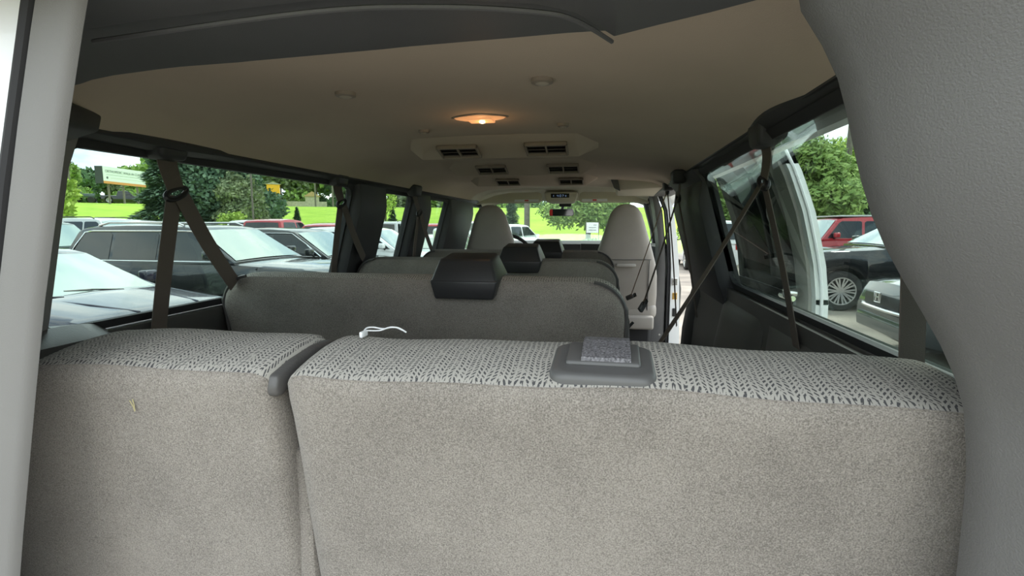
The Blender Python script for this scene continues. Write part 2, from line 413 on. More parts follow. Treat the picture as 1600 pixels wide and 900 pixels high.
# windscreen, its pillars and the cowl
WS = []
for k in range(9):
    u = -1 + k / 4
    WS.append(((XC + u * .90, 5.62 - .10 * u * u, 1.50), (XC + u * .73, 4.90 - .06 * u * u, 1.985)))
v = []; f = []
for a, b in WS: v += [a, b, (a[0], a[1] + .006, a[2] + .003), (b[0], b[1] + .006, b[2] + .003)]
for i in range(8):
    a = 4 * i; b = a + 4; f += [(a, a + 1, b + 1, b), (a + 2, b + 2, b + 3, a + 3), (a, b, b + 2, a + 2), (a + 1, a + 3, b + 3, b + 1)]
window_7 = mk('window_7', (v, f), 'glass_clear', smooth=True, kind='structure')
for s in (-1, 1):
    mk('windscreen_pillar', tube([(XC + s * .93, 5.50, 1.46), (XC + s * .86, 5.22, 1.72), (XC + s * .76, 4.84, 1.97)], [.045, .04, .045], 8), 'trim_dark', window_7, smooth=True)
mk('roof_edge', tube([(b[0], b[1] - .01, b[2] + .012) for a, b in WS], .02, 6), 'headliner_front', window_7, smooth=True)
mk('bonnet', loft([[(XC + u * .97, y, z - .05 * abs(u) ** 3) for u in (-1, -.7, -.3, 0, .3, .7, 1)] + [(XC + u * .97, y, .8) for u in (1, -1)] for y, z in ((5.45, 1.42), (5.7, 1.40), (6.2, 1.30), (6.45, 1.2))]), 'white_paint', window_7, smooth=True)

# rear corner on the left: pillar trim, seal and white body jamb
LX = [(1.0, -.872), (1.248, -.822), (1.626, -.731), (1.87, -.66), (2.016, -.614), (2.1, -.585)]
rings = []
for k in range(13):
    z = lerp(.75, 2.10, k / 12); x = pw(LX, z)
    rings.append([(x - .075, .556, z), (x - .068, .548, z), (x - .012, .543, z), (x - .003, .548, z), (x, .555, z), (x - .06, .60, z), (XC - hw(z) + .02, .90, z), (XC - hw(z) + .01, .96, z), (XC - .985, .96, z), (XC - .985, .60, z)])
trim_3 = mk('trim_3', loft(rings), 'pillar_light', smooth=True, kind='structure')
mk('door_seal', tube([(pw(LX, z) - .082, .552, z) for z in (.8, 1.2, 1.5, 1.8, 2.08)], .0085, 8), 'rubber', trim_3, smooth=True)
rings = []
for z in (.75, 1.2, 1.6, 1.9, 2.12):
    x = pw(LX, z); rings.append([(x - .088, .556, z), (x - .45, .53, z), (x - .45, .60, z), (x - .088, .60, z)])
mk('white_jamb', loft(rings), 'white_paint', trim_3)
# dark corner moulding at the rear end of the left rail
mk('corner_moulding', bevel(hexa([(-1.14, .80, 1.88), (-1.0, .80, 1.94), (-1.13, .94, 1.925), (-1.07, .97, 1.95), (-1.2, .80, 2.0), (-1.01, .80, 2.0), (-1.2, .98, 2.0), (-1.08, .99, 1.99)]), .010, 3), 'trim_dark', trim_1, smooth=True)

# rear corner on the right: the big moulded pillar trim close to the viewer
RX = [(.9, .388), (1.30, .388), (1.38, .388), (1.487, .387), (1.56, .378), (1.609, .360), (1.66, .330), (1.72, .293), (1.77, .270), (1.815, .256), (1.87, .242), (1.909, .229), (1.935, .214), (1.955, .198), (1.971, .190), (2.0, .186), (2.1, .19)]
rings = []
for k in range(40):
    z = lerp(.78, 2.10, k / 39); x = (pw(RX, z - .012) + pw(RX, z) + pw(RX, z + .012)) / 3
    rings.append([(.62, .84, z), (x + .25, .84, z), (x + .15, .76, z), (x + .075, .68, z), (x + .028, .63, z), (x, .59, z), (x + .008, .555, z), (x + .028, .52, z), (x + .055, .48, z), (x + .09, .44, z), (x + .13, .395, z), (x + .19, .34, z), (x + .27, .30, z), (.72, .30, z), (.72, .84, z)])
trim_4 = mk('trim_4', loft(rings), 'trim_grey', smooth=True, kind='structure', angle=60)
for k, (a, b) in enumerate((((.33, .449, 1.925), (.345, .438, 1.935)), ((.331, .448, 1.934), (.338, .442, 1.929)), ((.343, .440, 1.927), (.352, .434, 1.937)))):
    mk('scratch', tube([a, b], .0016, 5), 'plastic_light', trim_4)

# rear header trim across the roof
def header(name, tab, y0, dz, par=None, mat='header_grey'):
    xs = sorted(set([t[0] for t in tab] + [lerp(tab[0][0], tab[-1][0], k / 24) for k in range(25)]))
    rings = []
    for x in xs:
        z = ceilz(x); y1 = pw(tab, x)
        rings.append([(x, y0, z - dz), (x, y1 - .012, z - dz), (x, y1 - .003, z - dz + .003), (x, y1, z - dz + .010), (x, y1, z + .02), (x, y0, z + .02)])
    return mk(name, loft(rings), mat, par, smooth=True, kind=None if par else 'structure')
trim_5 = header('trim_5', [(-1.06, .85), (-.99, .871), (-.668, .902), (-.385, .896), (-.152, .872), (.013, .853), (.03, .84)], .44, .012)
header('header_overlay', [(-1.06, .70), (-.753, .682), (-.395, .671), (-.22, .690), (-.091, .724), (-.041, .757), (.013, .850), (.07, .81), (.138, .764), (.30, .64)], .43, .022, trim_5)
mk('header_bead', tube(catmull([(-.753, .684, 2.022), (-.395, .674, 2.036), (-.22, .693, 2.038), (-.091, .727, 2.036), (-.041, .760, 2.034), (.010, .850, 2.033)], 6), .0035, 6), 'header_grey', trim_5, smooth=True)

# side doorway on the right: front pillar with seals and white jamb
BI = [(.72, .37), (.95, .368), (1.05, .385), (1.15, .435), (1.25, .462), (1.4, .475), (1.6, .472), (1.86, .435), (2.03, .395)]
BO = [(.72, .55), (.95, .55), (1.4, .548), (1.6, .535), (1.866, .505), (2.03, .44)]
BJ = [(.72, .665), (.95, .658), (1.39, .641), (1.6, .62), (1.866, .582), (2.03, .53)]
zs = [.72, .85, .95, 1.0, 1.05, 1.1, 1.15, 1.2, 1.3, 1.4, 1.5, 1.6, 1.7, 1.8, 1.87, 1.95, 2.03]
rings = [[(pw(BO, z) - .012, 4.42, z), (pw(BO, z) - .02, 4.41, z), (pw(BI, z) + .02, 4.41, z), (pw(BI, z), 4.425, z), (pw(BI, z) - .01, 4.60, z), (pw(BO, z) - .012, 4.60, z)] for z in zs]
trim_6 = mk('trim_6', loft(rings), 'trim_grey', smooth=True, kind='structure')
for off, rr in ((.004, .009), (.022, .007)):
    mk('door_seal', tube([(pw(BO, z) + off, 4.405, z) for z in zs], rr, 6), 'rubber', trim_6, smooth=True)
mk('white_jamb', loft([[(pw(BO, z) + .028, 4.41, z), (pw(BJ, z), 4.41, z), (pw(BJ, z), 4.64, z), (pw(BO, z) + .028, 4.64, z)] for z in zs]), 'white_paint', trim_6)
mk('door_striker', join(rbox(.588, .632, 4.398, 4.41, 1.255, 1.315, .004, 2), tube([(.60, 4.40, 1.27), (.60, 4.375, 1.27), (.60, 4.375, 1.30), (.60, 4.40, 1.30)], .004, 6)), 'chrome', trim_6)
mk('warning_label', rbox(.595, .632, 4.405, 4.4095, 1.135, 1.19, .001, 1), 'orange_label', trim_6)
for k in range(3): mk('label_stripe', box(.597, .630, 4.404, 4.4052, 1.145 + .016 * k, 1.151 + .016 * k), 'black', trim_6)
mk('latch_hole', rbox(.600, .628, 4.40, 4.41, .99, 1.06, .008, 2), 'black', trim_6)
mk('trim_clip', lathe([(.0, 4.404), (.008, 4.406), (.010, 4.412)], 10, 'y', (.50, 0, .83)), 'plastic_light', trim_6)
# header over the side doorway with its angular end cap
trim_7 = mk('trim_7', bevel(hexa([(.10, 3.62, 1.985), (.40, 3.60, 2.0), (.12, 4.36, 1.99), (.46, 4.40, 1.985), (.055, 3.60, 2.075), (.38, 3.58, 2.045), (.09, 4.38, 2.07), (.42, 4.42, 2.05)]), .008, 2), 'headliner_front', smooth=True, kind='structure')
mk('door_header', rbox(.40, .56, 3.12, 4.46, 1.985, 2.06, .01, 2), 'trim_grey', trim_7)
mk('cap_face', bevel(hexa([(.078, 3.585, 2.0), (.12, 3.585, 1.978), (.078, 3.61, 2.0), (.12, 3.61, 1.978), (.050, 3.585, 2.07), (.10, 3.585, 2.07), (.05, 3.61, 2.07), (.10, 3.61, 2.07)]), .004, 2), 'plastic_grey', trim_7)

# open sliding door standing outside the right wall
DX = [(.75, .80), (1.2, .835), (1.45, .835), (1.6, .815), (1.8, .765), (1.95, .71), (2.06, .655)]
def dring(y, z0, z1, n=12, x_in=0, th=.045, yc=0):
    zz = [lerp(z0, z1, k / n) for k in range(n + 1)]
    return [(pw(DX, z) + x_in, y, z) for z in zz] + [(pw(DX, z) + x_in + th, y, z) for z in reversed(zz)]
door = empty('door_1', (.82, 2.6, .75)); door['kind'] = 'structure'; door['label'] = 'white sliding side door standing open outside the right windows'
mk('door_panel', loft([dring(y, .75, 1.46) for y in (2.16, 2.5, 2.9, 3.3)]), 'white_paint', door, smooth=True)
mk('rear_stile', loft([dring(y, 1.44, 2.06) for y in (2.16, 2.22, 2.36)]), 'white_paint', door, smooth=True)
mk('stile_trim', loft([dring(y, 1.2, 2.0, 12, -.012, .014) for y in (2.20, 2.30, 2.33)]), 'plastic_light', door, smooth=True)
mk('front_stile', loft([dring(y, 1.44, 2.06) for y in (3.18, 3.3)]), 'trim_dark', door, smooth=True)
mk('top_rail', loft([dring(y, 1.985, 2.06, 3) for y in (2.16, 2.7, 3.3)]), 'trim_dark', door, smooth=True)
mk('window_rail', loft([dring(y, 1.44, 1.50, 2) for y in (2.3, 3.2)]), 'trim_dark', door, smooth=True)
mk('pane', loft([dring(y, 1.48, 2.0, 8, .018, .005) for y in (2.36, 2.8, 3.2)]), 'glass_door', door, smooth=True)
mk('pane_bar', loft([dring(y, 1.48, 2.0, 8, .01, .02) for y in (2.70, 2.73)]), 'trim_dark', door, smooth=True)
mk('inner_trim', loft([dring(y, .8, 1.45, 8, -.02, .022) for y in (2.40, 3.25)]), 'trim_dark', door, smooth=True)
mk('rear_edge_bead', tube([(pw(DX, z) + .02, 2.155, z) for z in [lerp(.76, 2.05, k / 16) for k in range(17)]], .006, 6), 'white_plastic', door, smooth=True)
mk('upper_corner_panel', bevel(hexa([(.615, 2.10, 2.035), (.635, 2.12, 2.035), (.648, 2.52, 1.985), (.668, 2.52, 1.985), (.615, 2.10, 2.06), (.635, 2.10, 2.06), (.648, 2.72, 2.07), (.668, 2.72, 2.07)]), .003, 2), 'white_paint', door)
for k in range(2): mk('panel_rib', tube([(.628, 2.2, 2.04 + .010 * k), (.645, 2.54 + .08 * k, 2.008 + .026 * k)], .004, 6), 'white_paint', door)
mk('roller_arm', join(tube([(.80, 2.45, 1.44), (.78, 2.25, 1.45)], .012, 8), lathe([(.0, .75), (.02, .755), (.022, .80), (0, .805)], 12, 'x', (0, 2.28, 1.47))), 'chrome', door, smooth=True)

# ================================================================== THE VAN: things on the ceiling
def slope_M(x, y, z, a=-8.0): return T(x, y, z) @ Matrix.Rotation(R(a), 4, 'X')
VENTS = [(-.535, 1.918), (-.204, 1.912), (-.553, 2.595), (-.193, 2.595), (-.603, 3.33), (-.197, 3.33)]
VL = ['twin-slot air vent on the driver side of the rearmost ceiling step', 'twin-slot air vent on the door side of the rearmost ceiling step',
      'twin-slot air vent on the driver side of the middle ceiling step', 'twin-slot air vent on the door side of the middle ceiling step',
      'twin-slot air vent on the driver side of the ceiling step nearest the windscreen', 'twin-slot air vent on the door side of the ceiling step nearest the windscreen']
ZV = [2.062 - .30 * (y - yr_) for (x, y), yr_ in zip(VENTS, (1.81, 1.81, 2.50, 2.50, 3.23, 3.23))]
for i, (x, y) in enumerate(VENTS):
    M = slope_M(x, y, ZV[i] - .001, -16.7)
    t = thing('air_vent', VL[i], 'air vent', (x, y, ZV[i]), group='air vents in the ceiling steps')
    w, d = .078, .046
    mk('vent_back', xf(box(-w + .006, w - .006, -d + .006, d - .006, -.002, .004), M), 'black', t)
    for q in ((-w, w, -d, -d + .008), (-w, w, d - .008, d), (-w, -w + .008, -d, d), (w - .008, w, -d, d)):
        mk('vent_frame', xf(rbox(*q, -.012, .002, .002, 2), M), 'vent_frame', t)
    mk('vent_divider', xf(box(-.003, .003, -d, d, -.010, .002), M), 'vent_frame', t)
    for side_ in (-1, 1):
        for k in range(3):
            yy = lerp(-d + .020, d - .020, k / 2)
            mk('slat', xf(xf(box(.006, w - .01, -.006, .006, -.001, .001), Matrix.Scale(side_, 4, (1, 0, 0))), M @ T(0, yy, -.005) @ Matrix.Rotation(R(35), 4, 'X')), 'vent_slat', t)
CAPL = ['round beige clip button in ceiling behind the lit lamp, driver side', 'round beige clip button in ceiling behind the lit lamp, door side',
        'small round clip button beside the lit ceiling lamp, driver side', 'small round clip button beside the lit ceiling lamp, door side']
for i, (x, y, r) in enumerate(((-.607, 1.179, .024), (-.133, 1.146, .024), (-.588, 1.674, .018), (-.124, 1.644, .018))):
    z = ceilz(x); t = thing('ceiling_button', CAPL[i], 'button', (x, y, z), group='clip buttons in the headliner')
    mk('rim', lathe([(r * .8, z - .010), (r, z - .008), (r, z + .004), (r * .8, z + .004)], 20, 'z', (x, y, 0)), 'vent_frame', t, smooth=True)
    mk('button_face', lathe([(0, z - .013), (r * .4, z - .0125), (r * .78, z - .008), (r * .8, z + .002)], 20, 'z', (x, y, 0)), 'beige_plastic', t, smooth=True)
# lit dome lamp
z = ceilz(-.359); t = thing('dome_lamp', 'lit amber dome lamp in the middle of the ceiling', 'lamp', (-.359, 1.52, z))
def lens_ring(hx, hy, zz, n=28): return [(-.359 + hx * math.cos(a), 1.515 + hy * math.sin(a) * (1 - .25 * abs(math.cos(a))), zz) for a in [2 * PI * k / n for k in range(n)]]
mk('bezel', loft([lens_ring(.086, .047, z + .002), lens_ring(.086, .047, z - .003), lens_ring(.080, .042, z - .005), lens_ring(.078, .040, z + .002)], True, False), 'vent_frame', t, smooth=True)
mk('lens', loft([lens_ring(.078, .040, z - .003), lens_ring(.072, .036, z - .007), lens_ring(.055, .026, z - .010), lens_ring(.02, .01, z - .011)]), 'lamp_lens', t, smooth=True)
mk('bulb_window', rbox(-.392, -.318, 1.488, 1.542, z - .0145, z - .006, .002, 2), 'lamp_lens', t)
mk('bulb', lathe([(0, z - .0205), (.008, z - .018), (.009, z - .013), (.006, z - .008)], 12, 'z', (-.352, 1.515, 0)), 'lamp_bulb', t, smooth=True)
pl = bpy.data.lights.new('dome_glow', 'POINT'); pl.energy = .10; pl.color = (1, .55, .25); pl.shadow_soft_size = .02
po = bpy.data.objects.new('dome_glow', pl); col.objects.link(po); po.location = (-.352, 1.515, z - .05)

# sun visors, console, mirror
def visor(x0, x1, label, flip):
    t = thing('sun_visor', label, 'sun visor', ((x0 + x1) / 2, 4.72, 2.0), group='sun visors')
    P = [(x0, 1.935), (x0 + .07, 1.945), (x1 - .03, 1.948), (x1 - .005, 1.965), (x1, 1.99), (x1 - .01, 2.03), (x1 - .04, 2.046), (x0 + .30, 2.042), (x0 + .17, 2.02), (x0, 1.955)]
    if flip: P = [(x0 + x1 - a, b) for a, b in P]
    M = T(0, -.06, 0) @ T(0, 4.70, 1.99) @ Matrix.Rotation(R(-14), 4, 'X') @ T(0, -4.70, -1.99)
    mk('visor_body', xf(bevel(prism(P, 'y', 4.690, 4.712), .007, 3), M), 'headliner_front', t, smooth=True)
    a, b = ((x1 - .25, x1 - .03) if not flip else (x0 + .03, x0 + .25))
    mk('visor_label', xf(box(a, b, 4.6875, 4.690, 1.955, 1.978), M), 'white_plastic', t)
    mk('red_mark', xf(box((a + b) / 2 - .018, (a + b) / 2 + .018, 4.686, 4.6876, 1.961, 1.972), M), 'red_plastic', t)
visor(-1.13, -.53, 'folded cream sun visor above the steering wheel', False)
visor(-.205, .40, 'folded cream sun visor above the passenger seat', True)
t = thing('overhead_console', 'cream overhead console with a small dark display above the mirror', 'console', (-.368, 4.7, 2.0))
mk('housing', bevel(hexa([(-.50, 4.66, 1.955), (-.235, 4.66, 1.955), (-.48, 4.90, 1.95), (-.255, 4.90, 1.95), (-.52, 4.66, 2.05), (-.215, 4.66, 2.05), (-.52, 4.92, 2.05), (-.215, 4.92, 2.05)]), .02, 3), 'headliner_front', t, smooth=True)
dp = mk('display', rbox(-.455, -.29, 4.6575, 4.664, 1.995, 2.032, .002, 2), 'display', t)
for gx, pts in ((-.435, ((0, .010), (.006, .010), (.006, .018), (0, .018))), (-.40, ((0, .022), (0, .013), (.012, .013), (.012, .022), (.012, .005))), (-.375, ((0, .022), (.012, .022), (.012, .005), (0, .005), (0, .022))), (-.352, ((0, .022), (.012, .022), (.004, .005))), (-.325, ((0, .016), (.008, .016), (.008, .007), (0, .007), (0, .016)))):
    mk('display_mark', join(*[tube([(gx + a[0], 4.6565, 1.999 + a[1]), (gx + b[0], 4.6565, 1.999 + b[1])], .0011, 4) for a, b in zip(pts, pts[1:])]), 'display_glyph', dp)
t = thing('rear_view_mirror', 'dark rear-view mirror with a red patch at one end', 'mirror', (-.38, 4.95, 1.87))
mp = [(-.497, 1.85), (-.49, 1.838), (-.28, 1.838), (-.262, 1.85), (-.268, 1.895), (-.28, 1.905), (-.485, 1.905), (-.497, 1.893)]
mk('mirror_housing', bevel(prism(mp, 'y', 4.955, 4.985), .006, 3), 'black', t, smooth=True)
mk('mirror_pane', prism([(lerp(-.38, a, .96), lerp(1.872, b, .9)) for a, b in mp], 'y', 4.952, 4.956), 'mirror_glass', t)
mk('red_patch', prism([(-.494, 1.852), (-.488, 1.842), (-.465, 1.842), (-.465, 1.902), (-.484, 1.902), (-.494, 1.892)], 'y', 4.949, 4.952), 'red_plastic', t)
mk('mirror_stem', join(tube([(-.375, 4.97, 1.90), (-.37, 4.99, 1.94), (-.365, 4.95, 1.975)], .014, 8), rbox(-.40, -.285, 4.90, 4.96, 1.925, 1.965, .01, 2)), 'black', t, smooth=True)

# dashboard and steering wheel
t = thing('dashboard', 'black dashboard under the windscreen', 'dashboard', (XC, 5.1, .72))
mk('dash_top', loft([[(XC + u * .93, y, z - .03 * abs(u) ** 4) for u in (-1, -.8, -.5, -.2, .2, .5, .8, 1)] + [(XC + .93, y, .75), (XC - .93, y, .75)] for y, z in ((4.92, 1.50), (4.94, 1.575), (5.0, 1.60), (5.15, 1.60), (5.45, 1.52))]), 'black', t, smooth=True)
mk('radio', rbox(-.43, -.19, 4.90, 4.935, 1.44, 1.575, .006, 2), 'trim_dark', t)
for k in range(2): mk('dash_vent', rbox(.0 + .26 * k, .16 + .26 * k, 4.905, 4.935, 1.48, 1.56, .006, 2), 'rubber', t)
mk('instrument_hood', bevel(hexa([(-1.1, 4.86, 1.47), (-.68, 4.86, 1.47), (-1.1, 5.0, 1.47), (-.68, 5.0, 1.47), (-1.04, 4.88, 1.585), (-.74, 4.88, 1.585), (-1.08, 5.05, 1.60), (-.70, 5.05, 1.60)]), .02, 3), 'black', t, smooth=True)
t = thing('steering_wheel', 'black steering wheel showing beside the driver seat', 'steering wheel', (-.825, 4.6, 1.48))
M = T(-.825, 4.56, 1.472) @ Matrix.Rotation(R(28), 4, 'X')
mk('wheel_rim', xf(tube([(.215 * math.cos(2 * PI * k / 40), 0, .215 * math.sin(2 * PI * k / 40)) for k in range(40)], .016, 10, closed=True), M), 'rubber', t, smooth=True)
mk('hub', xf(rbox(-.07, .07, -.01, .05, -.06, .06, .02, 3), M), 'black', t, smooth=True)
for a in (0, 180, 270): mk('spoke', xf(tube([(.05 * math.cos(R(a)), .02, .05 * math.sin(R(a))), (.205 * math.cos(R(a)), 0, .205 * math.sin(R(a)))], .014, 6), M), 'black', t, smooth=True)
mk('column', tube([(-.825, 4.6, 1.45), (-.84, 4.85, 1.40)], .04, 10), 'black', t, smooth=True)

# ================================================================== THE VAN: seats
def front_seat(xc, label):
    t = thing('front_seat', label, 'seat', (xc, 4.15, .72), group='front bucket seats')
    rings = []
    for z, w, th in ((1.02, .24, .13), (1.08, .255, .15), (1.2, .26, .15), (1.35, .255, .145), (1.45, .24, .14), (1.55, .212, .135), (1.62, .19, .13), (1.70, .165, .12), (1.78, .14, .11), (1.84, .118, .10), (1.88, .09, .085), (1.902, .06, .06), (1.912, .025, .03)):
        yc = 4.04 + .14 * (1.9 - z) + .06
        n = 28; ring = []
        for k in range(n):
            a = 2 * PI * k / n; c, s = math.cos(a), math.sin(a); p = 2 / 3.6
            ring.append((xc + w * math.copysign(abs(c) ** p, c), yc + th / 2 * math.copysign(abs(s) ** p, s), z))
        rings.append(ring)
    mk('backrest', loft(rings), 'seat_leather', t, smooth=True, angle=70)
    mk('seat_cushion', rbox(xc - .26, xc + .26, 4.14, 4.66, 1.0, 1.14, .05, 4), 'seat_leather', t, smooth=True)
    mk('seat_base', rbox(xc - .22, xc + .22, 4.18, 4.6, .72, 1.0, .02, 2), 'rubber', t)
    mk('lower_valance', rbox(xc - .235, xc + .235, 4.085, 4.17, .93, 1.04, .02, 3), 'seat_leather', t, smooth=True)
    for s in (-1, 1):
        mk('back_seam', tube([(xc + s * .185, 4.09 + .14 * (1.9 - z) - .064, z) for z in (1.08, 1.2, 1.35, 1.48)], .004, 6), 'plastic_grey', t, smooth=True)
    mk('back_seam', tube([(xc - .20, 4.09 + .14 * .42 - .060, 1.485), (xc, 4.09 + .14 * .42 - .0625, 1.482), (xc + .20, 4.09 + .14 * .42 - .060, 1.485)], .003, 6), 'plastic_grey', t, smooth=True)
    return t
front_seat(-.89, 'tall grey leather bucket seat behind the steering wheel')
ps = front_seat(.185, 'tall grey leather bucket seat with a pull bar, by the side doorway')
mk('pull_bar', rbox(.118, .268, 4.062, 4.092, 1.428, 1.452, .008, 3), 'plastic_light', ps, smooth=True)

def bench(y0, label, hx, x0=-1.225, x1=.078, top=1.592):
    t = thing('bench_seat', label, 'seat', ((x0 + x1) / 2, y0 + .3, .72), group='three-seat benches')
    prof = [(.10, .98), (.075, 1.15), (.04, 1.35), (.012, 1.48), (0, 1.53), (.004, 1.562), (.018, 1.582), (.045, 1.592), (.09, 1.592), (.13, 1.585), (.165, 1.56), (.185, 1.50), (.22, 1.3), (.27, 1.05), (.26, .98)]
    xs = [x0 + d for d in (0, .008, .02, .035, .05, .07, .09, .12, .15)] + [lerp(x0 + .2, x1 - .2, k / 6) for k in range(7)] + [x1 - d for d in (.15, .12, .09, .07, .05, .035, .02, .008, 0)]
    r = .11; rings = []
    for x in xs:
        d = min(x - x0, x1 - x); dr = r - math.sqrt(max(r * r - max(r - d, 0) ** 2, 0)); dr *= .9
        q = .035; e = q - math.sqrt(max(q * q - max(q - d, 0) ** 2, 0))
        ring = []
        for yy, z in prof:
            k = max(0, (z - 1.2) / .392); zz = z - dr * k + (top - 1.592) * k
            yn = yy + (e if yy < .09 and z < 1.59 else (-e if yy > .1 else 0)) * .8
            ring.append((x, y0 + yn, zz))
        rings.append(ring)
    n = len(prof); V, F = loft(rings)
    A = [f for f in F if len(f) == 4 and (f[0] % n) < 6 and (f[1] % n) <= 6]; B = [f for f in F if f not in A]
    mk('carpet_back', (V, A), 'carpet_light', t, smooth=True, angle=70)
    mk('fabric_front', (V, B), 'herringbone', t, smooth=True, angle=70)
    def edge(x, s):
        d = .012; return [(x - s * .002, y0 + .085, 1.08), (x - s * .002, y0 + .055, 1.28)] + [(x - s * (r * (1 - math.cos(a))), y0 + .018 - .012 * (a / 1.5), top - .112 + .105 * math.sin(a)) for a in (0, .3, .6, .9, 1.2, 1.45)]
    for s, x in ((-1, x0), (1, x1)):
        mk('piping', tube(catmull(edge(x, s), 3), .0055, 6), 'vinyl', t, smooth=True)
    mk('side_shell', prism([(y0 + .085, 1.0), (y0 + .055, 1.25), (y0 + .04, 1.38), (y0 + .07, 1.46), (y0 + .15, 1.46), (y0 + .21, 1.25), (y0 + .26, 1.0)], 'x', x1 - .006, x1 + .012), 'vinyl', t)
    mk('seat_cushion', rbox(x0, x1, y0 + .2, y0 + .70, 1.02, 1.17, .05, 4), 'herringbone', t, smooth=True)
    mk('seat_frame', rbox(x0 + .03, x1 - .03, y0 + .2, y0 + .66, .93, 1.02, .01, 2), 'rubber', t)
    for lx in (x0 + .12, x1 - .16):
        for ly in (y0 + .24, y0 + .58):
            mk('leg', box(lx, lx + .05, ly, ly + .04, .72, .94), 'rubber', t)
    # black head restraint folded over the top edge
    w = .104; h = mk('headrest', bevel(hexa([(hx - w * .86, y0 - .040, top - .062), (hx + w * .86, y0 - .040, top - .062), (hx - w * .9, y0 + .13, top - .04), (hx + w * .9, y0 + .13, top - .04),
        (hx - w, y0 - .0455, top - .004), (hx + w, y0 - .0455, top - .004), (hx - w, y0 + .14, top + .006), (hx + w, y0 + .14, top + .006)]), .007, 3), 'headrest_black', t, smooth=True)
    mk('headrest_top', bevel(hexa([(hx - w, y0 - .046, top - .014), (hx + w, y0 - .046, top - .014), (hx - w, y0 + .14, top), (hx + w, y0 + .14, top),
        (hx - w * .76, y0 - .018, top + .058), (hx + w * .76, y0 - .018, top + .058), (hx - w * .74, y0 + .10, top + .072), (hx + w * .74, y0 + .10, top + .072)]), .009, 4), 'headrest_black', h, smooth=True)
    return t
bench(1.50, 'grey carpet-backed bench directly ahead of the rearmost seat', -.400, x0=-1.25)
bench(2.37, 'middle grey carpet-backed bench, second ahead of the rearmost seat', -.372, x0=-1.205)
bench(3.22, 'grey carpet-backed bench farthest forward, right behind the front seats', -.338, x0=-1.175)

# rearmost split bench
t4 = thing('rear_bench_seat', 'split rear bench with grey carpet back and cream herringbone top', 'seat', (XC, 1.0, .72))
def rear_back(x0, x1, lz, seamz, rl, rr, nm, flare=0):
    prof = [(.74, .92), (.71, 1.10), (.685, 1.25), (.662, 1.40), (.648, 1.48), (.640, 1.515), (.638, 1.532), (.642, 1.5405), (.650, 1.546), (.675, 1.553), (.71, 1.560), (.75, 1.566), (.79, 1.568), (.815, 1.562), (.835, 1.545), (.85, 1.50), (.88, 1.3), (.93, 1.0), (.92, .92)]
    ds = (0, .004, .010, .018, .028, .04, .055, .075)
    xs = [x0 + d for d in ds] + [lerp(x0 + .1, x1 - .1, k / 18) for k in range(19)] + [x1 - d for d in reversed(ds)]
    rings = []
    for x in xs:
        dl = x - x0; dr = x1 - x
        def rnd(d, r): return r - math.sqrt(max(r * r - max(r - d, 0) ** 2, 0))
        e = rnd(dl, rl) + rnd(dr, rr)
        ring = []
        wav = .004 * math.sin(x * 9 + 1) + .002 * math.sin(x * 23)
        for yy, z in prof:
            k = max(0, min(1, (z - 1.35) / .2)); zn = z - e * .75 * k + lz * k + wav * k
            yn = yy + e * (.75 if yy < .70 and z < 1.5401 or yy < .75 and z < 1.3 else (.75 * (0.72 - yy) / .10 if z > 1.53 else -.75))
            bulge = -.006 * math.sin(PI * (x - x0) / (x1 - x0)) if z < 1.53 and yy < .75 else 0
            fl = flare * max(0, min(1, (1.545 - z) / .05)) * max(0, 1 - (x - x0) / .25)
            ring.append((x - fl, yn + bulge, zn))
        rings.append(ring)
    n = len(prof); V, F = loft(rings)
    A = [f for f in F if len(f) > 4 or (f[0] % n < 7 and f[1] % n <= 7)]; sA = set(A); B = [f for f in F if f not in sA]
    mk('carpet_back', (V, A), 'carpet_light', t4, smooth=True, angle=75)
    o = mk('fabric_top', (V, B), 'herringbone', t4, smooth=True, angle=75)
    mk('seam', tube([(r[7][0], r[7][1] - .0002, r[7][2] + .0002) for r in rings[3:-3]], .0012, 6), 'carpet_light', t4, smooth=True)
    return o
rear_back(-.955, -.468, -.006, 0, .10, .022, 'l', .20)
rear_back(-.452, .478, 0, 0, .05, .05, 'r')
# vinyl gusset at the inner end of the short section, with its stitching
gp = [(.646, 1.517), (.652, 1.533), (.70, 1.545), (.76, 1.553), (.81, 1.552), (.825, 1.535), (.80, 1.525), (.74, 1.515), (.69, 1.508), (.662, 1.50), (.648, 1.503)]
mk('vinyl_gusset', bevel(prism(gp, 'x', -.484, -.457), .006, 3), 'vinyl', t4, smooth=True)
mk('gusset_piping', tube(catmull([(-.485, .655, 1.537), (-.487, .70, 1.5495), (-.487, .76, 1.5575), (-.486, .81, 1.556), (-.484, .83, 1.538)], 4), .0032, 6), 'vinyl', t4, smooth=True)
for k in range(12):
    y = lerp(.662, .795, k / 11); gz = lambda q: pw([(.652, 1.533), (.70, 1.545), (.76, 1.553), (.81, 1.552)], q) + .0006
    mk('stitch', tube([(-.4735, y, gz(y)), (-.4735, y + .0075, gz(y + .0075))], .0010, 5), 'thread', t4)
mk('centre_strip', rbox(-.474, -.444, .70, .90, .92, 1.40, .01, 2), 'carpet_light', t4, smooth=True)
mk('seat_cushion', rbox(-.955, .452, .86, 1.36, 1.0, 1.15, .05, 4), 'herringbone', t4, smooth=True)
mk('seat_frame', rbox(-.92, .42, .82, 1.3, .72, 1.0, .01, 2), 'rubber', t4)
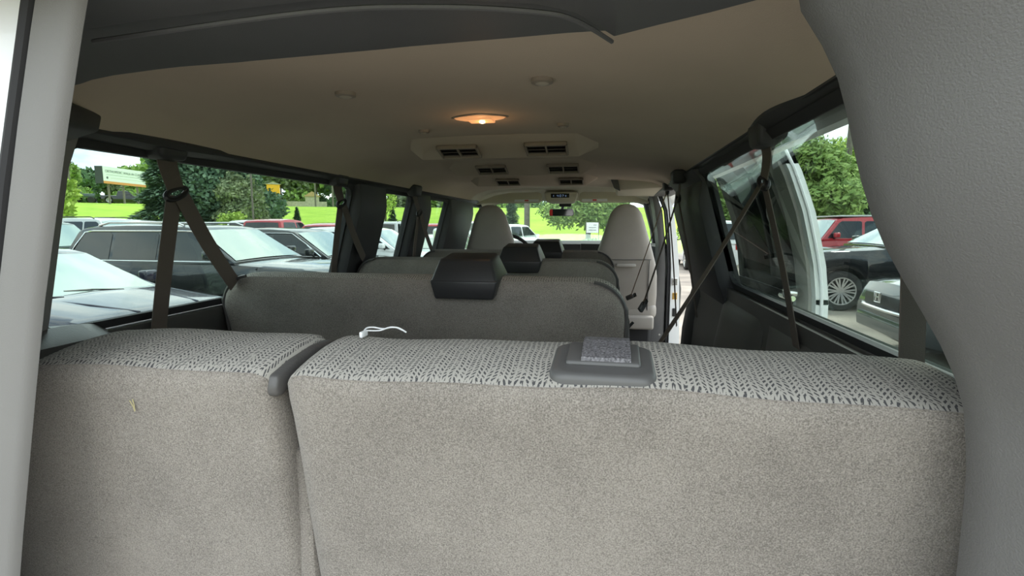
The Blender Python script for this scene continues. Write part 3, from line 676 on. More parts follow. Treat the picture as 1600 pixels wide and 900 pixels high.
# belt guide on the seat top
g = empty('belt_guide', (.005, .70, 1.555)); attach(g, t4)
GM = T(.006, .705, 1.5555) @ Matrix.Rotation(R(-1.5), 4, 'Z') @ Matrix.Rotation(R(8), 4, 'X')
def grr(hx, hy, z, r=.022, n=6):
    out = []
    for cx, cy, a0 in ((hx - r, hy - r, 0), (-hx + r, hy - r, 90), (-hx + r, -hy + r, 180), (hx - r, -hy + r, 270)):
        for k in range(n + 1): a = R(a0 + 90 * k / n); out.append((cx + r * math.cos(a), cy + r * math.sin(a), z))
    return out
mk('bezel', xf(loft([grr(.070, .060, -.012), grr(.070, .060, .004), grr(.0675, .0575, .009), grr(.063, .053, .0115), grr(.058, .048, .0115), grr(.02, .02, .0112)]), GM), 'plastic_grey', g, smooth=True, angle=60)
mk('slot_frame', xf(rbox(-.050, .050, -.026, .050, .008, .0165, .007, 3), GM), 'plastic_grey', g, smooth=True)
mk('webbing', xf(strap([(.004, -.024, .012), (.004, -.019, .0195), (.004, .01, .0215), (.004, .045, .021), (.004, .075, .014), (.004, .105, -.006), (.004, .13, -.06)], (1, 0, 0), .066, .0024), GM), 'webbing_speckle', g)

# twist of white string and a straw blade lying on the rear seat
mk_o = mk('white_string', join(tube(catmull([(-.384, .775, 1.572), (-.386, .79, 1.578), (-.378, .80, 1.5785), (-.362, .806, 1.575), (-.345, .80, 1.5795), (-.333, .803, 1.578), (-.322, .808, 1.570)], 6), .0014, 6), tube(catmull([(-.386, .788, 1.575), (-.365, .797, 1.574), (-.35, .80, 1.579), (-.34, .802, 1.5795), (-.327, .805, 1.574)], 6), .0012, 6), rbox(-.389, -.383, .770, .792, 1.566, 1.576, .002, 2)), 'white_plastic', smooth=True)
tag(mk_o, 'short twist of white string lying on the rear seat top', 'string')
so = mk('straw_blade', join(tube([(-.700, .640, 1.486), (-.694, .6395, 1.477), (-.6915, .639, 1.470)], .0008, 5), tube([(-.6935, .639, 1.489), (-.6915, .6388, 1.479), (-.6912, .639, 1.471)], .0008, 5)), 'straw')
tag(so, 'tiny dry grass blade stuck to the carpet seat back', 'grass blade')

# ================================================================== THE VAN: seat belts
def belt(name, label, anchor, ring, low, diag, s, wd=.047, gap=.0, tan=False, wdir=(0, 1, 0), stitched=False):
    t = thing('seat_belt', label, 'seat belt', low, group='shoulder belts hanging along the windows')
    a, rg, lo, dg = map(Vector, (anchor, ring, low, diag))
    mk('anchor_cover', bevel(hexa([(a.x - .03, a.y - .042, a.z - .035), (a.x + .03, a.y - .042, a.z - .035), (a.x - .03, a.y + .042, a.z - .035), (a.x + .03, a.y + .042, a.z - .035),
        (a.x - .035, a.y - .06, a.z + .03), (a.x + .035, a.y - .06, a.z + .03), (a.x - .035, a.y + .06, a.z + .03), (a.x + .035, a.y + .06, a.z + .03)]), .014, 3), 'trim_dark', t, smooth=True)
    up = catmull([a + Vector((0, 0, -.02)), a.lerp(rg, .5) + Vector((s * .004, 0, 0)), rg + Vector((0, 0, .008))], 5)
    mk('upper_strap', strap(up, wdir, wd * 1.05), 'webbing', t)
    # loop guide: a flattened ring the webbing turns through
    rp = []
    for k in range(20):
        an = 2 * PI * k / 20; rp.append(rg + Vector((s * .004 * math.sin(an), .036 * math.cos(an), .013 * math.sin(an) - .35 * .036 * math.cos(an) * -1)))
    mk('belt_loop', tube(rp, .0075, 8, closed=True), 'black', t, smooth=True)
    mk('lower_strap', strap(catmull([rg + Vector((0, -.008, -.006)), rg.lerp(lo, .5) + Vector((s * .006, 0, 0)), lo], 5), wdir, wd), 'webbing', t)
    w2 = Vector(wdir)
    mk('diagonal_strap', strap(catmull([rg + Vector((-s * .004, .010, -.002)), rg.lerp(dg, .5) + Vector((0, 0, -.004)), dg], 5), w2, wd), 'webbing_tan' if tan else 'webbing', t)
    return t
belt('b', 'brown shoulder belt crossing the rear window on the driver side', (-1.135, 1.205, 1.955), (-1.165, 1.262, 1.838), (-1.235, 1.235, 1.44), (-1.19, 1.50, 1.555), -1, .052)
belt('b', 'brown shoulder belt just behind the first driver-side window pillar', (-1.135, 2.10, 1.955), (-1.165, 2.185, 1.849), (-1.235, 2.20, 1.45), (-1.16, 2.38, 1.585), -1, .050)
belt('b', 'brown shoulder belt between the first two driver-side window pillars', (-1.095, 2.93, 1.955), (-1.10, 3.02, 1.825), (-1.165, 3.06, 1.45), (-1.10, 3.24, 1.59), -1, .048)
b1 = belt('b', 'brown shoulder belt crossing the right rear window', (.415, 1.46, 1.985), (.445, 1.56, 1.868), (.545, 1.50, 1.38), (.165, 1.535, 1.385), 1, .048)
b2 = belt('b', 'brown shoulder belt hanging against the dark pillar behind the doorway', (.365, 2.64, 1.985), (.375, 2.70, 1.883), (.47, 2.60, 1.30), (.20, 2.47, 1.37), 1, .046)
b3 = belt('b', 'tan and brown shoulder belt at the rear edge of the side doorway', (.41, 3.40, 2.0), (.41, 3.44, 1.965), (.455, 3.14, 1.15), (.19, 3.30, 1.30), 1, .046, tan=True)
for bt, p, q in ((b2, (.20, 2.47, 1.37), (.155, 2.42, 1.30)), (b3, (.19, 3.30, 1.30), (.13, 3.28, 1.275))):
    p, q = Vector(p), Vector(q); d = (q - p).normalized()
    bk = mk('buckle', xf(rbox(-.009, .009, -.015, .015, -.030, .018, .005, 3), T(*p) @ d.to_track_quat('-Z', 'Y').to_matrix().to_4x4()), 'plastic_grey', bt, smooth=True)
    mk('buckle_tongue', xf(rbox(-.005, .005, -.014, .014, .012, .040, .003, 2), T(*p) @ d.to_track_quat('-Z', 'Y').to_matrix().to_4x4()), 'chrome', bk, smooth=True)
    mk('buckle_stalk', tube(catmull([q, q + Vector((-.04, 0, -.05)), (.085, q.y + .1, 1.16)], 5), .007, 6), 'rubber', bt, smooth=True)
t = thing('seat_belt', 'wide brown belt strap running down behind the big right corner trim', 'seat belt', (.50, .87, 1.3), group='shoulder belts hanging along the windows')
mk('lower_strap', strap([(.452, .86, 1.93), (.462, .865, 1.78), (.478, .875, 1.60), (.492, .885, 1.45), (.50, .89, 1.3)], (.85, .5, 0), .060), 'webbing', t)
mk('anchor_cover', rbox(.40, .47, .83, .90, 1.92, 2.0, .012, 3), 'trim_dark', t, smooth=True)

# driver-side outside mirror
t = thing('door_mirror', 'tall white outside mirror by the driver window', 'mirror', (-1.55, 4.98, 1.5))
mk('mirror_shell', rbox(-1.68, -1.46, 4.97, 5.07, 1.46, 1.72, .03, 3), 'white_paint', t, smooth=True)
mk('mirror_pane', rbox(-1.66, -1.48, 4.962, 4.972, 1.49, 1.70, .004, 2), 'chrome', t)
mk('mirror_arm', tube([(-1.50, 5.02, 1.52), (-1.33, 5.05, 1.46)], .022, 8), 'black', t, smooth=True)
# ================================================================== OUTSIDE: ground, hill
def hillz(x, y):
    r = math.hypot(x, y); a = math.degrees(math.atan2(x, y))          # 0 ahead, + to the right
    k = 1.0 if a < 12 else max(0.0, 1 - (a - 12) / 22)
    if a < -115: k = max(0, 1 - (-115 - a) / 20)
    t = (r - 30) / 52; z = 0
    if 0 < t < .15: z = 4.82 * t * t / .3
    elif .15 <= t < 1: z = 4.82 * (t - .075)
    elif t >= 1: z = 4.46 + min((r - 82) * .034, 1.5)
    return z * k
m, nt, b = newmat('asphalt'); setp(b, (.2, .19, .175), .9)
tc = nt.nodes.new('ShaderNodeTexCoord'); n1 = nt.nodes.new('ShaderNodeTexNoise'); n1.inputs['Scale'].default_value = .6; n1.inputs['Detail'].default_value = 8
cr = nt.nodes.new('ShaderNodeValToRGB'); cr.color_ramp.elements[0].color = (.15, .13, .11, 1); cr.color_ramp.elements[1].color = (.34, .30, .25, 1); cr.color_ramp.elements[0].position = .35; cr.color_ramp.elements[1].position = .65
nt.links.new(tc.outputs['Object'], n1.inputs['Vector']); nt.links.new(n1.outputs['Fac'], cr.inputs['Fac']); nt.links.new(cr.outputs[0], b.inputs['Base Color'])
m, nt, b = newmat('grass'); setp(b, (.2, .4, .05), .9, spec=.1)
tc = nt.nodes.new('ShaderNodeTexCoord'); n1 = nt.nodes.new('ShaderNodeTexNoise'); n1.inputs['Scale'].default_value = .35; n1.inputs['Detail'].default_value = 10; n1.inputs['Roughness'].default_value = .65
cr = nt.nodes.new('ShaderNodeValToRGB'); cr.color_ramp.elements[0].color = (.25, .41, .05, 1); cr.color_ramp.elements[1].color = (.39, .55, .08, 1); cr.color_ramp.elements[0].position = .35; cr.color_ramp.elements[1].position = .68
nt.links.new(tc.outputs['Object'], n1.inputs['Vector']); nt.links.new(n1.outputs['Fac'], cr.inputs['Fac']); nt.links.new(cr.outputs[0], b.inputs['Base Color'])

def polar(r0s, a0, a1, na, zf, name, mat):
    V = []; F = []
    for r in r0s:
        for k in range(na + 1):
            a = R(lerp(a0, a1, k / na)); x, y = r * math.sin(a), r * math.cos(a); V.append((x, y, zf(x, y)))
    n = na + 1
    for i in range(len(r0s) - 1):
        for k in range(na): p = i * n + k; F.append((p, p + 1, p + 1 + n, p + n))
    return mk(name, (V, F), mat, smooth=True, kind='structure')
V, F = polar([.01, 4, 10, 20, 30, 31], 0, 360, 72, lambda x, y: 0, 'parking_lot_ground', 'asphalt'), None
bpy.data.objects['parking_lot_ground']['label'] = 'worn tan-grey asphalt of the parking lot'
polar([31, 33, 36, 40, 45, 52, 60, 68, 76, 82, 84, 90, 110, 150, 220, 400], 0, 360, 144, lambda x, y: hillz(x, y) + .0, 'grass_hill_ground', 'grass')
bpy.data.objects['grass_hill_ground']['label'] = 'bright green mown grass hill rising beyond the parking lot'

# ================================================================== OUTSIDE: vehicles
for nm, c, kw in (('paint_navy', (.012, .012, .030), {}), ('paint_black', (.006, .007, .009), {}), ('paint_grey', (.02, .024, .026), {}), ('paint_white', (.80, .82, .83), {}), ('paint_silver', (.45, .47, .48), {}),
                  ('paint_red', (.42, .018, .03), {}), ('paint_green', (.03, .06, .05), {}), ('paint_slate', (.035, .042, .048), {})):
    pmat(nm, c, .25, spec=.3, coat=1.0, **kw)
pmat('car_glass', (.010, .014, .018), .03, spec=.5, coat=.3)
pmat('car_glass_painted_sky', (.36, .45, .41), .05, metal=.45, spec=1.0, coat=1.0)  # dark glass; pale sky reflection put into its base colour
pmat('tyre', (.018, .018, .018), .85)
pmat('alloy', (.72, .73, .74), .28, metal=.9)
pmat('head_lens', (.75, .78, .8), .1, coat=1.0)
pmat('tail_lens', (.5, .02, .02), .2, coat=1.0)
pmat('grille', (.015, .015, .016), .4)

WHEEL_CACHE = {}
def wheel_meshes(r, spokes):
    k = (round(r, 3), spokes)
    if k in WHEEL_CACHE: return WHEEL_CACHE[k]
    w = .115
    tv = lathe([(r * .68, -w), (r * .92, -w), (r * .985, -w * .8), (r, -w * .5), (r, w * .5), (r * .985, w * .8), (r * .92, w), (r * .70, w), (r * .68, w * .8), (r * .68, -w)], 36, 'y', caps=False)
    rim = [lathe([(r * .70, w * .80), (r * .705, w * .97), (r * .64, w * .95), (r * .62, w * .4), (r * .62, -w * .6), (r * .70, -w * .8)], 36, 'y', caps=False)]
    hub = lathe([(0, w * .72), (r * .10, w * .72), (r * .14, w * .60), (r * .14, w * .2), (0, w * .2)], 16, 'y')
    rim.append(hub)
    for s in range(spokes):
        a0 = 2 * PI * s / spokes
        for da in (-.13, .13):
            p0 = Vector((r * .08 * math.cos(a0), w * .62, r * .08 * math.sin(a0))); p1 = Vector((r * .66 * math.cos(a0 + da), w * .82, r * .66 * math.sin(a0 + da)))
            rim.append(strap([p0, p1], (-math.sin(a0), 0, math.cos(a0)), r * .075, .02))
    disc = lathe([(0, w * .05), (r * .60, w * .05), (r * .60, -.02), (0, -.02)], 20, 'y')
    def m_(nm, vf, mt):
        o = mk(nm, vf, mt, smooth=True); me = o.data; bpy.data.objects.remove(o); return me
    WHEEL_CACHE[k] = (m_('tyre', tv, 'tyre'), m_('rim', join(*rim), 'alloy'), m_('brake_disc', disc, 'grille'))
    return WHEEL_CACHE[k]

def vehicle(name, label, cat, pos, heading, paint, kind='suv', L=4.9, W=1.94, H=1.75, hood=1.05, nose=.92, belt_z=1.12, wsb=1.45, wst=2.2, rt=4.45, rb=4.8, wr=.37, fa=.92, ra=None,
            splits=None, chrome=True, rails=False, glass='car_glass', screen='car_glass_painted_sky', spokes=5, parts='full', group=None, zlow=.28, bed=None, taper=.18, front=True):
    """front of the vehicle points along +x of its empty; pos is the middle of its footprint on the ground"""
    t = thing(name, label, cat, pos, heading, group)
    ra = ra or L - 1.05
    def X(s): return L / 2 - s
    def halfw(s):
        q = 1.0
        if s < .6: q -= .17 * (1 - s / .6) ** 2.2
        if L - s < .5: q -= .10 * (1 - (L - s) / .5) ** 2.2
        return W / 2 * q
    cab_end = bed[0] if bed else L
    top_tab = [(0, nose - .25), (.05, nose - .10), (.12, nose), (.35, lerp(nose, hood, .45)), (wsb - .05, hood), (wsb + .35, belt_z), (cab_end - .1, belt_z + .03)]
    if bed: top_tab += [(cab_end, bed[1]), (L - .02, bed[1]), (L, bed[1] - .05)]
    else: top_tab += [(L - .12, belt_z + .0), (L - .03, belt_z - .12), (L, belt_z - .25)]
    def low(s):
        z = zlow
        for ax in (fa, ra):
            d = abs(s - ax); q = wr + .055
            if d < q: z = max(z, wr + math.sqrt(q * q - d * d) * .97)
        if s < .25: z = max(z, lerp(zlow + .1, zlow, s / .25))
        return z
    st = [0, .03, .06, .12, .2, .3, .45, wsb * .6, wsb, wsb + .35, 2.2, 2.7, L - .5, L - .3, L - .12, L - .03, L]
    if bed: st += [cab_end - .05, cab_end + .02]
    for ax in (fa, ra):
        q = wr + .056; st += [ax + q * math.sin(R(a)) for a in (-90, -80, -65, -45, -22, 0, 22, 45, 65, 80, 90)]
    st = sorted(set(round(s, 3) for s in st if 0 <= s <= L))
    rings = []
    for s in st:
        w = halfw(s); zl = low(s); zt = pw(top_tab, s); zt = max(zt, zl + .1); hd = s < wsb + .2
        h = zt - zl
        half = [(w * .92, zl), (w * .985, zl + h * .12), (w, zl + h * .45), (w * .995, zl + h * .70), (w * .975, zl + h * .86), (w * .94, zt - .012), (w * .86, zt + .006), (w * .45, zt + (.03 if hd else .0)), (0, zt + (.038 if hd else 0))]
        rings.append([(X(s), -y, z) for y, z in half] + [(X(s), y, z) for y, z in reversed(half[:-1])])
    mk('body', loft(rings), paint, t, smooth=True, world=False, angle=38)
    mk('underbody', box(X(L - .2), X(.2), -W * .36, W * .36, .22, .6), 'grille', t, world=False)
    # cabin
    zb = belt_z - .02; wb = W / 2 * .955
    def cw(z): return wb - taper * max(0, (z - zb)) / (H - zb)
    rtab = [(wsb, zb), (lerp(wsb, wst, .5), lerp(zb, H - .07, .5)), (wst, H - .07), (wst + .15, H - .035), (wst + .6, H - .005), (lerp(wst, rt, .6), H), (rt - .3, H - .02), (rt - .06, H - .05), (rt + .03, H - .09), (lerp(rt, rb, .5), lerp(H - .09, zb, .42)), (rb, zb)]
    rings = []
    for s in sorted(set(round(q[0], 3) for q in rtab)):
        zt = pw(rtab, s); c = max(0, min(.06, zt - zb))
        half = [(cw(zb), zb - .04), (cw(zb), zb), (cw(zt - c), max(zb, zt - c)), (cw(zt) - .35 * c, zt - .25 * c), (cw(zt) - 1.3 * c - .005, zt + .001), (cw(zt) * .5, zt + .012), (0, zt + .018)]
        rings.append([(X(s), -y, z) for y, z in half] + [(X(s), y, z) for y, z in reversed(half[:-1])])
    mk('cabin', loft(rings), paint, t, smooth=True, world=False, angle=30)
    def pane(nm, s0, z0, s1, z1, inset, mt, out):
        V = []; n = 10; mrows = 4
        for j in range(mrows + 1):
            u = j / mrows; s = lerp(s0, s1, u); z = lerp(z0, z1, u)
            for k in range(n + 1):
                q = -1 + 2 * k / n; y = q * (cw(z) - inset)
                V.append((X(s) + out[0], y, z + out[1] + .018 * (1 - q * q)))
        F = [(j * (n + 1) + k, j * (n + 1) + k + 1, (j + 1) * (n + 1) + k + 1, (j + 1) * (n + 1) + k) for j in range(mrows) for k in range(n)]
        m_ = len(V); V2 = V + [(p[0] - out[0] * 1.2, p[1], p[2] - out[1] * 1.2) for p in V]
        F2 = F + [tuple(i + m_ for i in reversed(f)) for f in F]
        return mk(nm, (V2, F2), mt, t, smooth=True, world=False)
    d = Vector((wst - wsb, H - .07 - zb)).normalized()
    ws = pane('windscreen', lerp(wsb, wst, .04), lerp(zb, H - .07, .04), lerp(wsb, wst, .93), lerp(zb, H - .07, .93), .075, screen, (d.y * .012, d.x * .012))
    d = Vector((rb - rt, H - .09 - zb)).normalized()
    pane('rear_window', lerp(rt, rb, .10), lerp(H - .09, zb, .10), lerp(rt, rb, .86), lerp(H - .09, zb, .86), .11, glass, (-d.y * .03, d.x * .03))
    # side windows
    z0, z1 = zb + .035, H - .125
    fA = lambda z: wsb + (z - zb) / (H - .07 - zb) * (wst - wsb) + .11
    rear_lim = rt - .10; fD = lambda z: min(rb - (z - zb) / (H - .09 - zb) * (rb - rt) - .14, rb)
    splits = splits or [lerp(wsb, rb, .40), lerp(wsb, rb, .66)]
    edges_ = [None] + list(splits) + [None]
    for s in (-1, 1):
        for i in range(len(edges_) - 1):
            a = edges_[i]; bb = edges_[i + 1]
            def sa(z): return fA(z) if a is None else a + .035
            def sb(z): return fD(z) if bb is None else bb - .035
            P = [(sa(z0), z0), (sb(z0), z0), (sb(lerp(z0, z1, .5)), lerp(z0, z1, .5)), (sb(z1 - .03), z1 - .03), (max(sb(z1), 0) - .04, z1), (sa(z1) + .05, z1), (sa(z1 - .04), z1 - .04), (sa(lerp(z0, z1, .5)), lerp(z0, z1, .5))]
            ring0 = [(X(q), s * (cw(z) + .006), z) for q, z in P]; ring1 = [(X(q), s * (cw(z) - .02), z) for q, z in P]
            mk('side_window', loft([ring1, ring0]), glass, t, world=False)
        P = [(fA(z0) - .03, z0 - .02), (fA(lerp(z0, z1, .5)) - .03, lerp(z0, z1, .5)), (fA(z1) - .0, z1 + .012), (fA(z1) + .15, z1 + .02), (fD(z1) - .15, z1 + .02), (fD(z1) + .0, z1), (fD(lerp(z0, z1, .5)) + .03, lerp(z0, z1, .5)), (fD(z0) + .03, z0 - .02)]
        if chrome: mk('window_trim', tube([(X(q), s * (cw(z) + .006), z) for q, z in P], .013, 6, closed=True), 'chrome', t, smooth=True, world=False)
        if rails: mk('roof_rail', tube([(X(wst + .25), s * (cw(H) - .05), H - .02), (X(wst + .4), s * (cw(H) - .06), H + .035), (X(rt - .5), s * (cw(H) - .06), H + .035), (X(rt - .3), s * (cw(H) - .05), H - .02)], .018, 6), 'chrome' if chrome else 'grille', t, smooth=True, world=False)
        mi = mk('mirror', xf(rbox(-.06, .06, -.10, .10, -.07, .07, .03, 3), T(X(wsb + .32), s * (W / 2 + .09), belt_z + .10)), paint, t, smooth=True, world=False)
        mk('mirror_stalk', tube([(X(wsb + .30), s * (W / 2 - .05), belt_z + .0), (X(wsb + .30), s * (W / 2 + .06), belt_z + .06)], .022, 6), 'grille', t, smooth=True, world=False)
        for hs in [q - .22 for q in splits[:2]]:
            if parts == 'full': mk('door_handle', rbox(X(hs) - .09, X(hs) + .09, s * W / 2 * .985 - .02, s * W / 2 * .985 + .025, belt_z - .20, belt_z - .165, .008, 2), 'chrome' if chrome else paint, t, smooth=True, world=False)
        hl = hexa([(X(.10), s * W * .31, nose - .19), (X(.42), s * W * .478, nose - .13), (X(.10) - .2, s * W * .31, nose - .19), (X(.42) - .2, s * W * .47, nose - .13), (X(.09), s * W * .31, nose - .07), (X(.50), s * W * .476, nose - .02), (X(.09) - .2, s * W * .31, nose - .07), (X(.50) - .2, s * W * .46, nose - .02)])
        mk('headlight', hl, 'head_lens', t, smooth=False, world=False)
        mk('tail_light', rbox(X(L) - .012, X(L) + .10, s * W * .40 - .07, s * W * .40 + .07, belt_z - .28, belt_z - .06, .015, 2), 'tail_lens', t, smooth=True, world=False)
        tm, rm, dm = wheel_meshes(wr, spokes)
        for ax in (fa, ra):
            wo = bpy.data.objects.new('wheel', tm); col.objects.link(wo); wo.parent = t
            wo.location = (X(ax), s * (W / 2 - .135), wr); wo.rotation_euler = (0, 0, 0 if s > 0 else PI)
            for nm, me in (('rim', rm), ('brake_disc', dm)):
                ro = bpy.data.objects.new(nm, me); col.objects.link(ro); ro.parent = wo
    if front:
        mk('grille', rbox(X(.02) - .06, X(.02) + .035, -W * .27, W * .27, nose - .34, nose - .10, .02, 2), 'grille', t, smooth=True, world=False)
        mk('front_bumper', loft([[(X(.0) + dx, y, nose - .42 + dz) for dx, dz in ((-.02, -.22), (.03, -.18), (.045, -.05), (.02, .02), (-.10, .02), (-.10, -.22))] for y in (-W * .36, -W * .2, 0, W * .2, W * .36)]), paint, t, smooth=True, world=False)
    if bed:
        mk('bed_cover', rbox(X(L - .12), X(cab_end + .08), -W * .42, W * .42, bed[1] - .02, bed[1] + .012, .01, 2), 'grille', t, world=False)
        mk('tailgate', rbox(X(L) - .03, X(L) + .02, -W * .38, W * .38, .62, bed[1] - .03, .01, 2), paint, t, world=False)
    return t, X, ws
def place(t, *a): pass
E_, N_, W_ = 0.0, PI / 2, PI       # nose towards +X, +Y, -X
GL = 'parked cars seen through the left windows'
GR = 'parked cars seen through the right windows'
def park(front_x, y_near, W, L, facing=E_):
    """a car whose nose points to +X, its nose at front_x and its near flank at y_near"""
    return (front_x - L / 2, y_near + W / 2, 0)
# A  navy saloon nearest on the left
v, X, ws = vehicle('saloon_car', 'dark navy saloon nearest the rear driver-side window, pale windscreen reflections', 'car', park(-4.0, 3.60, 1.86, 4.8), E_, 'paint_navy', L=4.8, W=1.86, H=1.50, hood=1.02, nose=.80, belt_z=1.02, wsb=1.30, wst=2.15, rt=3.75, rb=4.5, wr=.34, chrome=False, group=GL)
for y in (-.35, .30): mk('wiper', tube([(X(1.22), y, 1.045), (X(1.36), y - .25, 1.07), (X(1.40), y - .5, 1.08)], .008, 5), 'grille', v, world=False)
for y in (-.45, .45): mk('bonnet_crease', tube([(X(.35), y * .8, .925), (X(.8), y, .99), (X(1.2), y * 1.1, 1.025)], .010, 5), 'paint_navy', v, smooth=True, world=False)
# B  black SUV
v, X, ws = vehicle('large_suv', 'black SUV with chrome window line and dark side glass, behind the navy saloon', 'car', park(-3.95, 7.15, 1.97, 5.1), E_, 'paint_black', L=5.1, W=1.97, H=1.76, hood=1.13, nose=1.0, belt_z=1.18, wsb=1.75, wst=2.55, rt=4.75, rb=5.02, wr=.38, rails=True, splits=[3.15, 4.05], group=GL)
# C  charcoal SUV
vehicle('midsize_suv', 'charcoal SUV with a bright window arc, beyond the black SUV', 'car', park(-4.15, 9.95, 1.92, 4.8), E_, 'paint_grey', L=4.8, W=1.92, H=1.68, hood=1.05, nose=.95, belt_z=1.09, wsb=1.55, wst=2.4, rt=4.3, rb=4.7, wr=.37, splits=[2.9, 3.75], group=GL)
# D  white SUV
vehicle('white_suv', 'white SUV with a dark side window between the driver-side pillars', 'car', park(-3.9, 12.55, 1.9, 4.6), E_, 'paint_white', L=4.6, W=1.9, H=1.70, hood=1.05, nose=.95, belt_z=1.12, wsb=1.35, wst=2.1, rt=4.1, rb=4.45, wr=.36, chrome=False, splits=[2.7, 3.5], group=GL)
# E  white hatchback, tail towards us
vehicle('white_hatchback', 'white hatchback showing its red tail light beside the second driver-side pillar', 'car', (-5.2, 16.9, 0), N_, 'paint_white', L=4.3, W=1.78, H=1.45, hood=.95, nose=.80, belt_z=.98, wsb=1.2, wst=1.95, rt=3.5, rb=4.2, wr=.33, chrome=False, glass='car_glass_painted_sky', group=GL)
# pickups and others facing away in the far row
PK = dict(kind='pickup', L=5.7, W=2.0, H=1.99, hood=1.25, nose=1.12, belt_z=1.30, wsb=1.7, wst=2.45, rt=3.85, rb=4.05, wr=.40, bed=(4.05, 1.30), splits=[2.95], taper=.2, chrome=False, parts='far')
vehicle('pickup_truck', 'white pickup at the left of the two red pickups', 'truck', (-15.2, 21.0, 0), N_, 'paint_white', group=GL, **PK)
vehicle('pickup_truck', 'taller red pickup, roof above the black SUV', 'truck', (-12.9, 19.0, 0), N_, 'paint_red', group=GL, **PK)
PK2 = dict(PK); PK2.update(H=1.82)
vehicle('pickup_truck', 'lower red pickup to the right of the taller red one', 'truck', (-9.3, 17.2, 0), N_, 'paint_red', group=GL, **PK2)
SV = dict(L=4.8, W=1.92, H=1.78, wr=.37, chrome=False, parts='far')
vehicle('pale_suv', 'white SUV with grey roof far behind the gap between two pillars', 'car', (-10.9, 26.6, 0), N_, 'paint_silver', group=GL, **dict(SV, H=1.95, rails=True))
vehicle('red_suv', 'red SUV between the last two driver-side pillars', 'car', (-7.05, 23.2, 0), N_, 'paint_red', group=GL, **dict(SV, H=1.83))
vehicle('green_suv', 'dark green SUV roof beyond the tail of the black SUV', 'car', (-16.2, 12.6, 0), E_, 'paint_green', group=GL, **dict(SV, H=1.86))
vehicle('silver_suv', 'silver SUV roof left of the billboard truck, behind the black SUV', 'car', (-17.0, 15.6, 0), E_, 'paint_silver', group=GL, **dict(SV, H=2.0, rails=True))
vehicle('silver_wagon', 'pale silver wagon roof just left of the rear belt strap', 'car', (-19.0, 18.6, 0), E_, 'paint_silver', group=GL, **dict(SV, H=1.98))
vehicle('white_truck', 'white pickup beyond the driver door window', 'truck', (-7.4, 32.0, .05), N_, 'paint_white', group=GL, **dict(PK, H=1.95))
vehicle('small_white_suv', 'white SUV seen past the driver seat through the windscreen', 'car', (-4.55, 27.0, 0), R(60), 'paint_white', group=GL, **dict(SV, H=1.80))
# right side
v, X, ws = vehicle('black_truck_suv', 'black SUV with multi-spoke alloy wheel outside the right window', 'car', (6.55, 12.35, 0), W_, 'paint_black', L=5.3, W=2.02, H=1.90, hood=1.27, nose=1.15, belt_z=1.34, wsb=1.75, wst=2.65, rt=4.95, rb=5.2, wr=.41, fa=.95, spokes=10, chrome=False, splits=[3.2, 4.2], group=GR)
v, X, ws = vehicle('red_jeep_wagon', 'boxy red SUV with a black roof edge behind the black SUV', 'car', (7.0, 16.6, 0), W_, 'paint_red', L=4.7, W=1.9, H=1.99, hood=1.3, nose=1.2, belt_z=1.38, wsb=1.45, wst=1.85, rt=4.5, rb=4.65, wr=.40, chrome=False, splits=[2.5, 3.4], taper=.10, group=GR)
mk('roof_panel', rbox(X(4.5), X(1.9), -.80, .80, 1.985, 2.03, .015, 2), 'paint_silver', v, world=False)
v, X, ws = vehicle('slate_crossover', 'slate grey crossover with a square front emblem, nearest outside the right window', 'car', (5.95, 7.35, 0), W_ - R(4), 'paint_slate', L=4.5, W=1.85, H=1.60, hood=1.02, nose=.94, belt_z=1.06, wsb=1.25, wst=2.0, rt=4.0, rb=4.4, wr=.35, chrome=False, splits=[2.6, 3.4], group=GR)
em = mk('emblem', tube([(X(.0) + .055, y, z) for y, z in ((-.075, .735), (.075, .735), (.085, .86), (-.085, .86))], .011, 6, closed=True), 'chrome', v, world=False)
for P in (((-.045, .75), (-.045, .845)), ((.045, .75), (.045, .845)), ((-.045, .797), (.045, .797))):
    mk('emblem_bar', tube([(X(.0) + .055, y, z) for y, z in P], .009, 6), 'chrome', em, world=False)
mk('bumper_strip', tube(catmull([(X(.22), -.84, .62), (X(.03) + .03, -.60, .645), (X(0) + .055, 0, .65), (X(.03) + .03, .60, .645), (X(.22), .84, .62)], 6), .028, 8), 'chrome', v, smooth=True, world=False)
vehicle('white_van_car', 'white vehicle parked beyond the open side doorway', 'car', (4.2, 22.5, 0), N_, 'paint_white', **dict(SV, H=1.95))

# ================================================================== OUTSIDE: trees, poles, signs
def leafmat(name, c, d):
    m, nt, b = newmat(name); setp(b, c, .7, spec=.2)
    oi = nt.nodes.new('ShaderNodeTexCoord'); no = nt.nodes.new('ShaderNodeTexNoise'); no.inputs['Scale'].default_value = 1.7; no.inputs['Detail'].default_value = 4
    cr = nt.nodes.new('ShaderNodeValToRGB'); cr.color_ramp.elements[0].color = (*d, 1); cr.color_ramp.elements[1].color = (*c, 1); cr.color_ramp.elements[0].position = .35; cr.color_ramp.elements[1].position = .65
    nt.links.new(oi.outputs['Object'], no.inputs['Vector']); nt.links.new(no.outputs['Fac'], cr.inputs['Fac']); nt.links.new(cr.outputs[0], b.inputs['Base Color'])
leafmat('leaf_mid', (.32, .44, .13), (.15, .25, .07)); leafmat('leaf_dark', (.15, .24, .11), (.07, .13, .07)); leafmat('leaf_bright', (.45, .58, .13), (.24, .36, .07)); leafmat('leaf_needle', (.16, .24, .15), (.08, .14, .09)); leafmat('leaf_olive', (.26, .30, .16), (.12, .16, .09))
pmat('bark', (.10, .08, .06), .9, nscale=20, namt=.3); pmat('wood_pole', (.16, .14, .12), .9, nscale=6, namt=.2)
